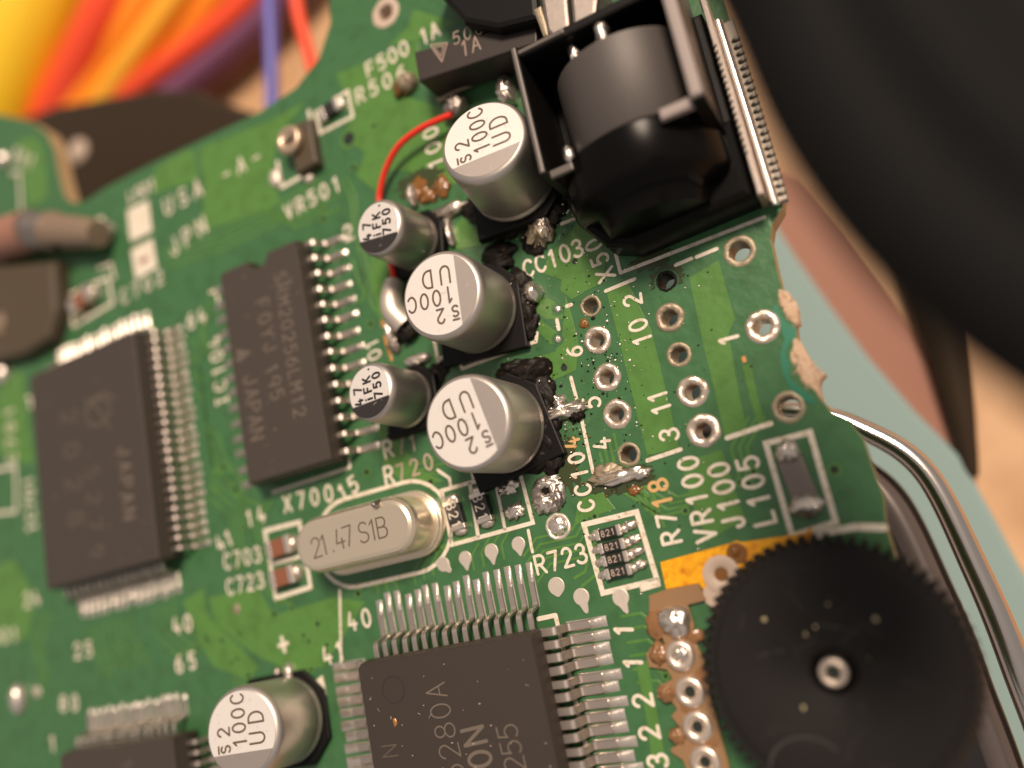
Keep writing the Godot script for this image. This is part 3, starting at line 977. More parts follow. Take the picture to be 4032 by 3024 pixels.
func fine_tracks() -> void:
	bus([Vector2(-28.6, -12.5), Vector2(-27.6, -11.5), Vector2(-27.6, -4.0), Vector2(-26.6, -3.0)], 4, Vector2(0.0, 1.6))
	bus([Vector2(-28.8, 1.0), Vector2(-26.5, 3.2), Vector2(-26.5, 8.0)], 5, Vector2(0.5, -0.55))
	bus([Vector2(-44.2, 9.2), Vector2(-44.2, 11.0), Vector2(-43.0, 12.2), Vector2(-43.0, 13.4)], 8, Vector2(0.775, 0))
	bus([Vector2(-36.0, 9.2), Vector2(-36.0, 11.0), Vector2(-34.0, 13.0), Vector2(-32.0, 13.0)], 4, Vector2(0.775, -0.3))
	bus([Vector2(-32.0, 10.5), Vector2(-27.0, 10.5), Vector2(-24.0, 13.5), Vector2(-19.5, 13.5)], 6, Vector2(0.2, 0.5))
	bus([Vector2(-28.5, 17.5), Vector2(-27.0, 16.0), Vector2(-27.0, 12.5)], 3, Vector2(-0.6, 0.3))
	bus([Vector2(-13.6, 11.7), Vector2(-13.6, 11.2), Vector2(-15.0, 10.9)], 3, Vector2(0.8, 0), false)
	bus([Vector2(-10.4, 11.6), Vector2(-10.4, 10.8), Vector2(-9.4, 9.8), Vector2(-7.6, 9.8)], 4, Vector2(0.8, -0.15), false)
	bus([Vector2(-5.6, 11.6), Vector2(-5.6, 10.6), Vector2(-4.6, 9.6)], 4, Vector2(0.8, -0.1), false)
	bus([Vector2(-1.8, 11.4), Vector2(-0.6, 10.4), Vector2(2.0, 10.4), Vector2(3.2, 9.2)], 5, Vector2(0.15, 0.45))
	bus([Vector2(3.9, 16.2), Vector2(5.2, 16.2), Vector2(6.2, 17.2)], 6, Vector2(0, 0.795))
	bus([Vector2(-23.0, 3.0), Vector2(-24.5, 4.5), Vector2(-24.5, 9.0), Vector2(-22.0, 11.5)], 3, Vector2(0.55, 0))
	bus([Vector2(-11.2, 2.5), Vector2(-10.2, 3.5), Vector2(-6.0, 3.5)], 3, Vector2(0.2, 0.45))
	bus([Vector2(-27.0, -22.0), Vector2(-20.0, -22.0), Vector2(-16.0, -18.5), Vector2(-12.5, -18.5)], 3, Vector2(0.2, 0.45))
	bus([Vector2(-48.5, 7.5), Vector2(-50.0, 9.0), Vector2(-50.0, 14.0)], 4, Vector2(-0.5, -0.2))
	bus([Vector2(15.5, 6.5), Vector2(14.0, 8.0), Vector2(14.0, 10.5)], 3, Vector2(-0.45, -0.1))
	bus([Vector2(5.0, 6.0), Vector2(5.0, 8.0), Vector2(8.0, 10.8), Vector2(10.0, 10.8)], 4, Vector2(0.4, -0.3))


func dust() -> void:
	# lint, chips of flux and pale scuffs lying on the packages
	for e: Array in [["memory_chip", Vector2(-22, -15), Vector2(-14.3, 1.5), 2.305, 26], ["video_chip", Vector2(-14, 16.2), Vector2(-1.5, 24), 2.755, 34], ["processor_chip", Vector2(-45, -13), Vector2(-32, 5), 2.755, 30]]:
		var s := Shape.new()
		for k in e[4]:
			var p := Vector2(rng.randf_range(e[1].x, e[2].x), rng.randf_range(e[1].y, e[2].y))
			if rng.randf() < 0.2:
				var d := Vector2.from_angle(rng.randf_range(0, TAU)) * rng.randf_range(.1, .3)
				s.ribbon(PackedVector2Array([p, p + d, p + d * 1.6 + d.orthogonal() * .3]), rng.randf_range(.02, .045), e[3] + 0.003 * k)
			else:
				var r := rng.randf_range(.025, .06)
				s.blob(Vector3(p.x, e[3], p.y), Vector3(r * rng.randf_range(.7, 1.8), r * .6, r), .3, k, 1.2, 8)
		var o := put("dust", [s, "lint"], board.get_node(e[0]))
		o.set_meta("kind", "stuff")


func build_silk() -> void:
	silk("CC103", Vector2(3.03, -7.39), Vector2(6.76, -7.49), 1.15, 0.2)
	silk("X50", Vector2(8.2, -5.07), Vector2(7.93, -7.31), 1.15, 0.2)
	silk("2", Vector2(9.52, -2.84), Vector2(9.55, -3.11), 1.15, 0.19)
	silk("10", Vector2(9.5, -0.17), Vector2(9.47, -1.15), 1.15, 0.19)
	silk("6", Vector2(4.92, -0.78), Vector2(4.96, -1.09), 1.0, 0.19)
	silk("5", Vector2(5.26, 2.8), Vector2(5.3, 2.5), 1.15, 0.19)
	silk("4", Vector2(5.3, 5.53), Vector2(5.33, 5.29), 1.1, 0.19)
	silk("3", Vector2(9.67, 6.09), Vector2(9.7, 5.84), 1.15, 0.19)
	silk("11", Vector2(9.59, 4.41), Vector2(9.56, 3.59), 1.15, 0.19)
	silk("1", Vector2(14.67, 1.44), Vector2(14.68, 1.21), 1.1, 0.22)
	silk("CC10", Vector2(3.31, 9.13), Vector2(3.38, 6.02), 1.05, 0.2)
	silk("4", Vector2(3.31, 4.98), Vector2(3.31, 4.7), 1.05, 0.19, "silk_scorched")
	silk("R7", Vector2(8.21, 12.17), Vector2(8.2, 11.06), 1.15, 0.21)
	silk("18", Vector2(8.22, 9.97), Vector2(8.21, 8.95), 1.15, 0.21, "silk_scorched")
	silk("VR100", Vector2(10.32, 12.46), Vector2(10.37, 8.08), 1.2, 0.22)
	silk("J100", Vector2(12.11, 12.06), Vector2(12.06, 8.89), 1.2, 0.22)
	silk("L105", Vector2(13.87, 12.25), Vector2(13.81, 8.93), 1.2, 0.22)
	silk("R", Vector2(-10.67, 1.83), Vector2(-10.22, 1.81), 1.2, 0.21)
	silk("71", Vector2(-9.54, 1.88), Vector2(-8.5, 1.91), 1.1, 0.17, "silk_dim")
	silk("R", Vector2(-10.98, 3.68), Vector2(-10.57, 3.68), 1.2, 0.21)
	silk("720", Vector2(-9.94, 3.73), Vector2(-7.56, 3.57), 1.1, 0.17, "silk_dim")
	silk("15", Vector2(-15.25, 3.99), Vector2(-14.2, 3.64), 1.15, 0.2)
	silk("X700", Vector2(-20.51, 3.65), Vector2(-16.52, 3.77), 1.2, 0.19)
	silk("14", Vector2(-24.45, 3.95), Vector2(-23.2, 3.93), 1.15, 0.2)
	silk("C703", Vector2(-27.31, 6.77), Vector2(-24.16, 6.84), 1.15, 0.17)
	silk("C723", Vector2(-27.37, 8.76), Vector2(-24.23, 8.8), 1.15, 0.17)
	silk("41", Vector2(-27.79, 5.24), Vector2(-26.86, 5.02), 1.15, 0.2)
	silk("24", Vector2(-51.79, 5.55), Vector2(-50.43, 5.62), 1.2, 0.22)
	silk("40", Vector2(-33.56, 10.78), Vector2(-32.3, 10.76), 1.2, 0.22)
	silk("25", Vector2(-45.63, 10.99), Vector2(-44.2, 11.05), 1.2, 0.22)
	silk("65", Vector2(-33.79, 13.78), Vector2(-32.33, 13.7), 1.2, 0.22)
	silk("80", Vector2(-48.06, 15.08), Vector2(-46.56, 15.22), 1.2, 0.22)
	silk("1", Vector2(-49.87, 18.23), Vector2(-49.26, 18.25), 1.2, 0.22)
	silk("901", Vector2(-56.65, 8.16), Vector2(-53.9, 8.29), 1.2, 0.22)
	silk("+", Vector2(-22.86, 13.86), Vector2(-22.3, 13.81), 1.5, 0.3)
	silk("40", Vector2(-16.23, 13.22), Vector2(-14.98, 13.19), 1.2, 0.2)
	silk("41", Vector2(-18.93, 15.24), Vector2(-17.75, 15.08), 1.2, 0.2)
	silk("R723", Vector2(-0.69, 12.09), Vector2(2.25, 11.98), 1.15, 0.19)
	silk("IC104", Vector2(-25.63, -6.02), Vector2(-25.52, -11.12), 1.25, 0.2)
	silk("IC701", Vector2(-50.36, -0.83), Vector2(-50.3, -5.13), 1.25, 0.2)
	silk("C701", Vector2(-52.37, -7.86), Vector2(-52.26, -12.41), 1.25, 0.2)
	silk("64", Vector2(-27.91, -13.71), Vector2(-26.56, -13.73), 1.2, 0.22)
	silk("VR501", Vector2(-16.02, -19.24), Vector2(-11.13, -19.61), 1.2, 0.2)
	silk("-A-", Vector2(-21.81, -25.09), Vector2(-18.45, -25.21), 1.35, 0.2)
	silk("USA", Vector2(-28.77, -24.84), Vector2(-25.19, -25.04), 1.5, 0.22)
	silk("JPN", Vector2(-28.66, -20.93), Vector2(-25.34, -21.54), 1.5, 0.22)
	silk("R506", Vector2(-7.49, -25.86), Vector2(-3.61, -25.88), 1.2, 0.19)
	silk("F500", Vector2(-6.15, -27.57), Vector2(-2.95, -27.75), 1.2, 0.19)
	silk("1A", Vector2(-1.05, -27.88), Vector2(-0.08, -27.91), 1.2, 0.19)
	silk("100", Vector2(-2.25, -17.68), Vector2(-2.16, -20.13), 1.2, 0.19)
	silk("2", Vector2(-10.81, -15.36), Vector2(-10.36, -15.39), 1.2, 0.2)
	silk("01", Vector2(-10.4, -5.28), Vector2(-10.47, -6.14), 1.1, 0.17)
	silk("C702", Vector2(-35.33, -18.54), Vector2(-30.89, -18.76), 1.2, 0.2)
	silk("L501", Vector2(-33.08, -27.49), Vector2(-30.38, -27.54), 1.1, 0.2)
	silk("501", Vector2(-48.33, -38.34), Vector2(-46.14, -36.62), 1.3, 0.22)
	silk("1", Vector2(3.9, 17.01), Vector2(3.95, 16.71), 1.1, 0.24)
	silk("1", Vector2(4.01, 18.99), Vector2(4.05, 18.72), 1.1, 0.24)
	silk("2", Vector2(4.08, 21.21), Vector2(4.09, 20.94), 1.2, 0.22)
	silk("2", Vector2(4.02, 23.07), Vector2(4.02, 22.81), 1.2, 0.22)
	silk("3", Vector2(4.14, 24.66), Vector2(4.14, 24.4), 1.2, 0.22)
	# outlines
	silk_line([Vector2(9.19, -6.15), Vector2(9.19, -4.85), Vector2(18.59, -5.1)])
	silk_line([Vector2(7.94, -4.02), Vector2(10, -4.14)])
	silk_line([Vector2(12.74, -4.11), Vector2(13.79, -4.17)])
	silk_line([Vector2(14.11, -4.15), Vector2(15.43, -4.22)])
	silk_line([Vector2(6.09, -9.54), Vector2(7.47, -9.54)])
	silk_line([Vector2(4.26, 0.81), Vector2(4.34, 3.05), Vector2(4.28, 7.16), Vector2(5.79, 7.28)], 0.24)
	silk_line([Vector2(7.93, 7.3), Vector2(10.14, 7.15)], 0.26)
	silk_line([Vector2(13.03, 7.18), Vector2(15.68, 7)], 0.3)
	silk_line([Vector2(-5.21, -4.77), Vector2(-5.22, -2.61)], 0.26)
	silk_line([Vector2(-5.16, -3.39), Vector2(-3.73, -3.36), Vector2(-3.47, -2.12), Vector2(2.42, -2.28), Vector2(2.62, -2.82)])
	silk_line([Vector2(-4.34, -3.93), Vector2(-4.32, -2.79)], 0.22)
	silk_line([Vector2(-6.91, 4.33), Vector2(-6.12, 5.08), Vector2(-6.14, 5.7)])
	silk_line([Vector2(-4.31, 4.76), Vector2(-4.31, 5.54), Vector2(-3.27, 5.66)], 0.2)
	silk_line([Vector2(-1.04, 9.8), Vector2(-1.06, 11.2)], 0.22)
	silk_line([Vector2(2.87, 10.24), Vector2(6.48, 10.22), Vector2(6.73, 14.47), Vector2(3.1, 14.61), Vector2(2.87, 10.24)], 0.34)
	silk_line([Vector2(6.73, 14.47), Vector2(5.51, 14.53), Vector2(6.24, 14.63)], 0.3)
	silk_line([Vector2(-6.92, 5.78), Vector2(-4.54, 5.75), Vector2(-2.58, 5.82), Vector2(-0.76, 5.94), Vector2(-0.59, 9.38), Vector2(-6.93, 9.56), Vector2(-6.92, 5.78)], 0.28)
	silk_line([Vector2(-4.63, 5.82), Vector2(-4.79, 9.46)], 0.28)
	silk_line([Vector2(-2.68, 5.93), Vector2(-2.69, 9.36)], 0.24)
	silk_line([Vector2(-1.63, 15.43), Vector2(-0.39, 15.4), Vector2(-0.17, 25.79)], 0.3)
	silk_line([Vector2(-23.1, 5.22), Vector2(-19.63, 5.27), Vector2(-19.5, 10.18), Vector2(-22.94, 10.4), Vector2(-23.1, 5.22)], 0.34)
	silk_line([Vector2(-23.06, 7.81), Vector2(-19.8, 7.8)], 0.28)
	silk_line([Vector2(-12.49, -26.78), Vector2(-12.42, -21.74), Vector2(-16.32, -21.51), Vector2(-16.38, -23.85)], 0.32)
	silk_line([Vector2(-11.86, -26.32), Vector2(-8.54, -26.74), Vector2(-8.51, -24.44), Vector2(-11.75, -24.43), Vector2(-11.86, -26.32)], 0.28)
	silk_line([Vector2(15.12, 8.06), Vector2(17.65, 8.05), Vector2(17.63, 13.24), Vector2(15.14, 13.51), Vector2(15.12, 8.06)], 0.34)
	silk_line([Vector2(16.21, 13.79), Vector2(17.11, 13.68), Vector2(18.6, 13.71), Vector2(19.96, 14.05)], 0.42)
	silk_line([Vector2(-21.79, 2.49), Vector2(-14.23, 2.34), Vector2(-14.15, 1.73)], 0.22)
	silk_line([Vector2(-25.35, -15.45), Vector2(-24.58, -15.34), Vector2(-24.63, -14.45)], 0.3)
	silk_line([Vector2(-49.55, -13.04), Vector2(-49.15, -13.01), Vector2(-49.2, -12.02)], 0.3)
	silk_line([Vector2(-57.2, -7.68), Vector2(-51.99, -6.96), Vector2(-52.41, -2.75), Vector2(-57.63, -3.58)], 0.3)
	silk_line([Vector2(-16.9, 10.88), Vector2(-17.78, 15.86)], 0.2)
	silk_line([Vector2(-42.67, -22.38), Vector2(-42.28, -17.93), Vector2(-36.87, -18.4), Vector2(-37.11, -20.97), Vector2(-42.83, -21.12)], 0.34)
	silk_line([Vector2(-38.27, -26.98), Vector2(-37.06, -26.98), Vector2(-36.93, -25.28)], 0.3)
	silk_line([Vector2(-38.18, -22.27), Vector2(-36.63, -22.17), Vector2(-36.35, -20.7)], 0.3)
	silk_line([Vector2(-49.26, -36.65), Vector2(-47.99, -36.27), Vector2(-48.19, -32.11)], 0.3)
	var oval := stadium(-18.4, -6.6, 7.7, 3.2)
	oval.append(oval[0])
	silk_line(Array(oval), 0.28)
	var s := Shape.new()
	s.face(PackedVector2Array([Vector2(1.6, -1.05), Vector2(2.61, -0.88), Vector2(2.58, -0.01)]), 0.05)
	put("silkscreen_mark", [s, "silk"], board)
	s = Shape.new()
	s.face(PackedVector2Array([Vector2(-33.85, -26.41), Vector2(-31.04, -26.34), Vector2(-31.05, -23.26), Vector2(-33.84, -23.28)]), 0.05)
	put("silkscreen_mark", [s, "silk"], board)
	s = Shape.new()
	s.face(PackedVector2Array([Vector2(-33.89, -22.52), Vector2(-31.1, -22.6), Vector2(-30.96, -19.79), Vector2(-33.75, -19.55)]), 0.05)
	put("silkscreen_mark", [s, "silk"], board)
	silk_line([Vector2(-32.93, -21), Vector2(-31.98, -21.05)], 0.42, "red_ink")
	s = Shape.new()
	s.face(PackedVector2Array([Vector2(-20.93, 17.07), Vector2(-19.61, 16.52), Vector2(-19.5, 17.91), Vector2(-20.28, 18.14)]), 0.05)
	put("silkscreen_mark", [s, "silk"], board)
	s = Shape.new()
	s.face(PackedVector2Array([Vector2(5.56, 14.56), Vector2(6.88, 14.44), Vector2(6.87, 14.86), Vector2(5.54, 14.98)]), 0.058)
	put("silkscreen_mark", [s, "silk"], board)


func build_chips() -> void:
	# memory chip with 14 leads on each side
	var o := chip("memory_chip", "long black chip marked JAPAN between the capacitors and the square chip", Vector2(-22.15, -15.5), Vector2(-14.0, 1.95), 0.25, 2.3, "epoxy", Vector2(0.9, -18.1))
	var lm := lead_set(2.35, 0.55, 1.15, 0.42, 0.22, 0.35)
	leads(o, lm, 14, Vector2(-13.95, -15.23), Vector2(0, 1.27), 0)
	leads(o, lm, 14, Vector2(-22.2, -15.23), Vector2(0, 1.27), 180)
	mark(o, "SRM20256LM12", Vector2(-16.04, -13.04), Vector2(-16.19, -2.29), 1.1, 0.13, 2.3)
	mark(o, "F0YJ", Vector2(-18.16, -11.48), Vector2(-18.02, -7.92), 1.2, 0.14, 2.3)
	mark(o, "195", Vector2(-18.2, -6.23), Vector2(-18.03, -4.17), 1.2, 0.14, 2.3)
	mark(o, "^", Vector2(-20.66, -8.18), Vector2(-20.68, -7.81), 1.5, 0.15, 2.3)
	mark(o, "JAPAN", Vector2(-20.4, -5.96), Vector2(-20.47, -1.72), 1.3, 0.15, 2.3)
	# square chip on the left
	o = chip("processor_chip", "large black square chip with fine leads at the left", Vector2(-45.3, -13.7), Vector2(-31.55, 5.65), 0.3, 2.75)
	var fine := lead_set(2.35, 0.75, 1.35, 0.36, 0.2, 0.4)
	leads(o, fine, 24, Vector2(-31.6, -13.55), Vector2(0, 0.8), 0)
	leads(o, fine, 24, Vector2(-45.25, -13.55), Vector2(0, 0.8), 180)
	leads(o, fine, 16, Vector2(-44.6, 5.6), Vector2(0.775, 0), -90)
	leads(o, fine, 16, Vector2(-44.6, -13.65), Vector2(0.775, 0), 90)
	mark(o, "JAPAN", Vector2(-34.23, -3.85), Vector2(-34.35, 1.33), 1.3, 0.2, 2.75)
	mark(o, "5279", Vector2(-38.18, -3.05), Vector2(-38.64, 3.48), 1.6, 0.2, 2.75, "laser_faint")
	mark(o, "2028", Vector2(-40.39, -8.5), Vector2(-40.68, 0.34), 1.9, 0.24, 2.75, "laser_faint")
	var s := Shape.new()
	s.strokes([arc(0, 0, 1.5, 1.1, 0, 360, 28), ln([-1.2, -1.4, 0, -0.4, 1.3, 1.8]), arc(0.3, 0.2, 2.0, 1.6, 200, 330, 14)], 0.28, 0.0)
	var logo := Vector2(-36.8, -7.93)
	put("printed_marking", [s, "laser_faint"], o, Transform3D(Basis(), Vector3(logo.x, 2.758, logo.y)))
	# chip at the lower left
	o = chip("driver_chip", "black chip cut off by the lower left corner", Vector2(-45.4, 18.7), Vector2(-32.25, 38), 0.3, 2.75)
	leads(o, fine, 15, Vector2(-44.8, 18.75), Vector2(0.79, 0), 90)
	leads(o, fine, 10, Vector2(-32.3, 19.6), Vector2(0, 0.8), 0)
	mark(o, "4", Vector2(-37.46, 20.26), Vector2(-37.35, 19.93), 1.2, 0.14, 2.75, "laser_faint")
	# the large chip in front
	o = chip("video_chip", "large black chip marked 5280A at the bottom edge", Vector2(-14.5, 15.9), Vector2(-0.95, 37), 0.3, 2.75, "epoxy_front")
	var wide := lead_set(2.85, 1.0, 1.35, 0.38, 0.18, 1.1)
	leads(o, wide, 16, Vector2(-13.62, 15.95), Vector2(0.803, 0), 90)
	var broad := lead_set(2.85, 1.0, 1.35, 0.52, 0.18, 1.1)
	leads(o, broad, 14, Vector2(-1.0, 16.22), Vector2(0, 0.795), 0)
	leads(o, broad, 14, Vector2(-14.45, 16.22), Vector2(0, 0.795), 180)
	mark(o, "5280A", Vector2(-8.25, 23.4), Vector2(-8.51, 18.48), 1.5, 0.1, 2.75)
	mark(o, "ON", Vector2(-6.23, 22.84), Vector2(-6.35, 21.46), 1.6, 0.22, 2.75)
	mark(o, "255", Vector2(-3.89, 23.33), Vector2(-3.96, 21.44), 1.4, 0.1, 2.75)
	mark(o, "N", Vector2(-12.83, 21.71), Vector2(-12.83, 21.36), 1.2, 0.09, 2.75, "laser_faint")
	s = Shape.new()
	s.strokes([arc(0, 0, 0.85, 0.85, 0, 360, 28)], 0.09, 0.0)
	var dot := Vector2(-11.75, 17.99)
	put("index_ring", [s, "black_matte"], o, Transform3D(Basis(), Vector3(dot.x, 2.756, dot.y)))
	s = Shape.new()
	var speck := Vector2(-12.03, 20)
	s.blob(Vector3(speck.x, 2.76, speck.y), Vector3(.16, .06, .28), .4, 3, 1.5, 10)
	put("copper_speck", [s, "copper"], o)


func build_capacitors() -> void:
	capacitor("silver capacitor marked 100C beside the audio jack, topmost of the five", Vector3(3.55, 0, -13.2), Vector3(4.25, 6.0, -14.25), 3.0, 3, true)
	capacitor("silver capacitor marked 100C at the centre, its dark sector to the right", Vector3(-1.05, 0, -5.45), Vector3(-0.85, 6.0, -5.5), 2.95, 86, true)
	capacitor("silver capacitor marked 100C above the small resistors", Vector3(-1.0, 0, 2.85), Vector3(-0.85, 6.0, 2.9), 3.05, 100, true)
	capacitor("blurred silver capacitor marked 100C at the lower edge beside the plus sign", Vector3(-22.9, 0, 19.2), Vector3(-22.1, 6.0, 18.75), 3.0, 0, true)
	capacitor("small silver capacitor marked 47 at the end of the red wire", Vector3(-4.75, 0, -12.0), Vector3(-5.1, 5.0, -12.15), 2.04, -8, false)
	capacitor("small silver capacitor marked 47 beside the memory chip's lower leads", Vector3(-7.65, 0, -0.95), Vector3(-8.1, 5.0, -1.3), 2.04, 0, false)


func chip_part(called: String, label: String, at: Vector2, deg: float, size: Vector3, body: String, cap_len: float, text := "") -> void:
	# a flat two-ended part: body between two tinned ends
	var o := group(called, board, turned(deg, Vector3(at.x, 0.06, at.y)))
	tag(o, label)
	var h := size * 0.5
	var s := Shape.new()
	s.box(Vector3(-h.x + cap_len, 0.0, -h.z), Vector3(h.x - cap_len, size.y, h.z), 0.04)
	put("body", [s, body], o)
	for e in [-1.0, 1.0]:
		s = Shape.new()
		s.box(Vector3(minf(e * h.x, e * (h.x - cap_len)), -0.02, -h.z - 0.03), Vector3(maxf(e * h.x, e * (h.x - cap_len)), size.y + 0.03, h.z + 0.03), 0.05)
		s.blob(Vector3(e * (h.x + 0.1), 0.0, 0), Vector3(0.32, size.y * 0.8, h.z * 0.95), 0.15, int(at.x * 10 + e), 1.2, 14)
		put("end_cap", [s, "solder"], o)
	if text:
		put("printed_marking", [words_shape(text, Vector2(-size.z * .55, 0), Vector2(size.z * .55, 0), size.z * .6, size.z * .075, size.y + 0.008), "silk" if size.z > 1.0 else "tan_pad"], o)


func build_small_parts() -> void:
	# crystal
	var o := group("crystal", board)
	tag(o, "oval metal crystal can stamped 21.4 in the middle of the board")
	var s := Shape.new()
	s.prism(stadium(-18.0, -7.0, 7.6, 2.35), 0.1, 0.55, 0.15, true)
	s.prism(stadium(-17.85, -7.15, 7.6, 2.2), 0.55, 0.8, 0.1, true, false)
	put("flange", [s, "crystal_can"], o)
	s = Shape.new()
	var p := stadium(-17.6, -7.4, 7.6, 1.95, 18)
	s.walls(p, 0.7, 2.9, 0.0, true)
	p = s.walls(p, 2.9, 3.2, 0.08, true)
	p = s.walls(p, 3.2, 3.4, 0.16, true)
	p = s.walls(p, 3.4, 3.5, 0.24, true)
	s.face(p, 3.5)
	put("can", [s, "crystal_can"], o)
	put("printed_marking", [words_shape("21.47", Vector2(-15.63, 7.77), Vector2(-12.8, 7.55), 1.35, 0.11, 3.506, words_shape("S1B", Vector2(-11.5, 7.57), Vector2(-9.96, 7.55), 1.35, 0.11, 3.506)), "ink_brown"], o)
	s = Shape.new()
	s.blob(Vector3(-10.07, 3, 5.99), Vector3(.35, .9, .35), .3, 5, 1.2, 14)
	put("solder_spike", [s, "solder_dull"], o)
	# resistors marked 821 and the empty place beside them
	chip_part("resistor", "black resistor marked 821, left one of the two in the white frame", Vector2(-6.05, 7.66), -84, Vector3(2.1, 0.5, 1.15), "resistor_black", 0.34, "821")
	chip_part("resistor", "black resistor marked 821 beside the empty solder pads", Vector2(-3.93, 7.59), -84, Vector3(2.1, 0.5, 1.15), "resistor_black", 0.34, "821")
	# array of four tiny resistors
	var a := [Vector2(4.46, 11.07), Vector2(4.5, 11.93), Vector2(4.52, 12.71), Vector2(4.53, 13.52)]
	for k in 4:
		chip_part("array_resistor", "", a[k], 1.5, Vector3(1.75, 0.38, 0.62), "resistor_black", 0.3, "821")
		var q: Vector2 = a[k]
		solder(Vector3(q.x + 1.4, 0.02, q.y - 0.15), Vector3(0.5, 0.34, 0.3), 60 + k, 0.35)
		solder(Vector3(q.x - 1.15, 0.02, q.y + 0.05), Vector3(0.35, 0.22, 0.26), 70 + k, 0.3)
	# brown chip capacitors by the crystal
	chip_part("chip_capacitor", "brown chip capacitor in the upper cell beside the crystal", Vector2(-21.47, 6.77), 4, Vector3(2.3, 0.7, 1.3), "ceramic_brown", 0.5)
	chip_part("chip_capacitor", "brown chip capacitor in the lower cell beside the crystal", Vector2(-21.52, 8.98), 4, Vector3(2.3, 0.7, 1.3), "ceramic_brown", 0.5)
	chip_part("chip_capacitor", "reddish chip capacitor above the square chip's corner", Vector2(-40, -19.6), 20, Vector3(3.0, 1.0, 1.5), "ceramic_brown", 0.8)
	# empty place R506
	chip_part("chip_resistor", "grey chip resistor in the white frame at R506", Vector2(-10.23, -25.73), 10, Vector3(1.9, 0.5, 1.1), "resistor_black", 0.45)
	# trimmer
	o = group("trimmer", board)
	tag(o, "small trimmer with a round brass screw above VR501")
	s = Shape.new()
	s.prism(PackedVector2Array([Vector2(-14.07, -25.58), Vector2(-11.9, -25.43), Vector2(-11.92, -21.55), Vector2(-14, -21.42)]), 0.05, 1.0, 0.15)
	put("body", [s, "khaki"], o)
	var c := Vector3(-13.82, 1.7, -24.13)
	s = Shape.new()
	s.lathe([Vector2(1.15, 1.1 - 1.7), Vector2(1.2, -.25), Vector2(1.05, 0.0), Vector2(0.7, 0.0), Vector2(0.55, -0.2), Vector2(0.0, -0.25)], c, 28, true)
	put("screw", [s, "brass"], o)
	s = Shape.new()
	s.box(c + Vector3(-0.7, -0.26, -0.13), c + Vector3(0.7, -0.1, 0.13))
	put("slot", [s, "black_matte"], o, Transform3D())
	solder(Vector3(-13.54, 0.05, -21.17), Vector3(.5, .3, .45), 9, .2, "tin_flat")
	solder(Vector3(-16.78, 0.05, -22.52), Vector3(.6, .35, .8), 10, .2, "tin_flat")
	# fuse
	o = group("fuse", board)
	tag(o, "brown black block fuse marked 1A behind the top capacitor")
	s = Shape.new()
	s.prism(PackedVector2Array([Vector2(-0.72, -24.76), Vector2(8.61, -22.54), Vector2(8.29, -20.92), Vector2(-0.8, -22.38)]), 0.3, 3.0, 0.12)
	put("body", [s, "fuse_body"], o)
	s = Shape.new()
	var tri_a := Vector2(0.67, -24.63)
	var tri_b := Vector2(1.96, -24.12)
	var tri_c := Vector2(1.28, -22.97)
	s.strokes([PackedVector2Array([tri_a, tri_b, tri_c, tri_a, tri_a.lerp(tri_b, .01)])], 0.12, 3.01)
	var mid_ := (tri_a + tri_b + tri_c) / 3.0
	s.strokes([PackedVector2Array([tri_a.lerp(mid_, .45), tri_b.lerp(mid_, .45), tri_c.lerp(mid_, .45), tri_a.lerp(mid_, .45)])], 0.1, 3.02)
	words_shape("50C", Vector2(2.73, -24.14), Vector2(4.49, -23.97), 0.9, 0.1, 3.01, s)
	words_shape("1A", Vector2(3.17, -23.09), Vector2(4.05, -23.02), 1.1, 0.12, 3.01, s)
	put("printed_marking", [s, "fuse_mark"], o)
	for e: Vector3 in [Vector3(-3.11, 0.3, -24.68), Vector3(5.49, 0.3, -22.97)]:
		s = Shape.new()
		s.blob(e, Vector3(0.9, 0.8, 0.7), 0.3, 12, 1.2, 16)
		put("end_cap", [s, "old_ring"], o)
	s = Shape.new()
	s.tube([Vector3(-0.86, 0.35, -22.09), Vector3(4.76, 0.35, -22.17)], 0.22, 8)
	put("edge_strip", [s, "old_ring"], o)
	# the dark block behind the fuse
	o = group("inductor", board)
	tag(o, "dark reddish black block behind the fuse at the top edge")
	s = Shape.new()
	s.prism(PackedVector2Array([Vector2(1.42, -29.64), Vector2(9.8, -26.74), Vector2(9.12, -21.76), Vector2(6.18, -22.52), Vector2(3.86, -24.24)]), 0.2, 4.0, 0.4)
	put("body", [s, "black_plastic"], o)
	# metal terminals at the top
	o = group("terminal", board)
	tag(o, "pair of flat grey metal terminals at the top beside the jack")
	for e: Array in [[Vector2(10.14, -22.41), Vector2(11.88, -21.78), Vector2(11.4, -18.53), Vector2(10.3, -18.41), Vector2(9.93, -19.23)], [Vector2(12.05, -21.69), Vector2(13.9, -20.66), Vector2(12.89, -18.08), Vector2(11.66, -18.2), Vector2(11.62, -18.93)]]:
		s = Shape.new()
		s.prism(PackedVector2Array(e), 0.1, 6.0, 0.25)
		put("blade", [s, "steel_dull"], o)
	s = Shape.new()
	s.prism(PackedVector2Array([Vector2(9.32, -21.34), Vector2(9.91, -21.36), Vector2(10.04, -18.94), Vector2(9.53, -19.2)]), 0.1, 5.7, 0.2)
	put("bracket", [s, "old_ring"], o)
	# the solder bridge in the L105 frame
	s = Shape.new()
	s.prism(stadium(-1.7, 1.7, 0, 0.62), 0.0, 0.16, 0.14, true, false)
	var q0 := Vector2(16.13, 9.06)
	var q1 := Vector2(16.43, 11.98)
	var md := (q0 + q1) * 0.5
	put("bridge_link", [s, "bridge_grey"], board, Transform3D(Basis(Vector3.UP, -(q1 - q0).angle()) * Basis.from_scale(Vector3(1.05, 1, 1.2)), Vector3(md.x, 0, md.y)))
	solder(Vector3(16.22, 0.1, 8.79), Vector3(.72, .6, .62), 14, .25)
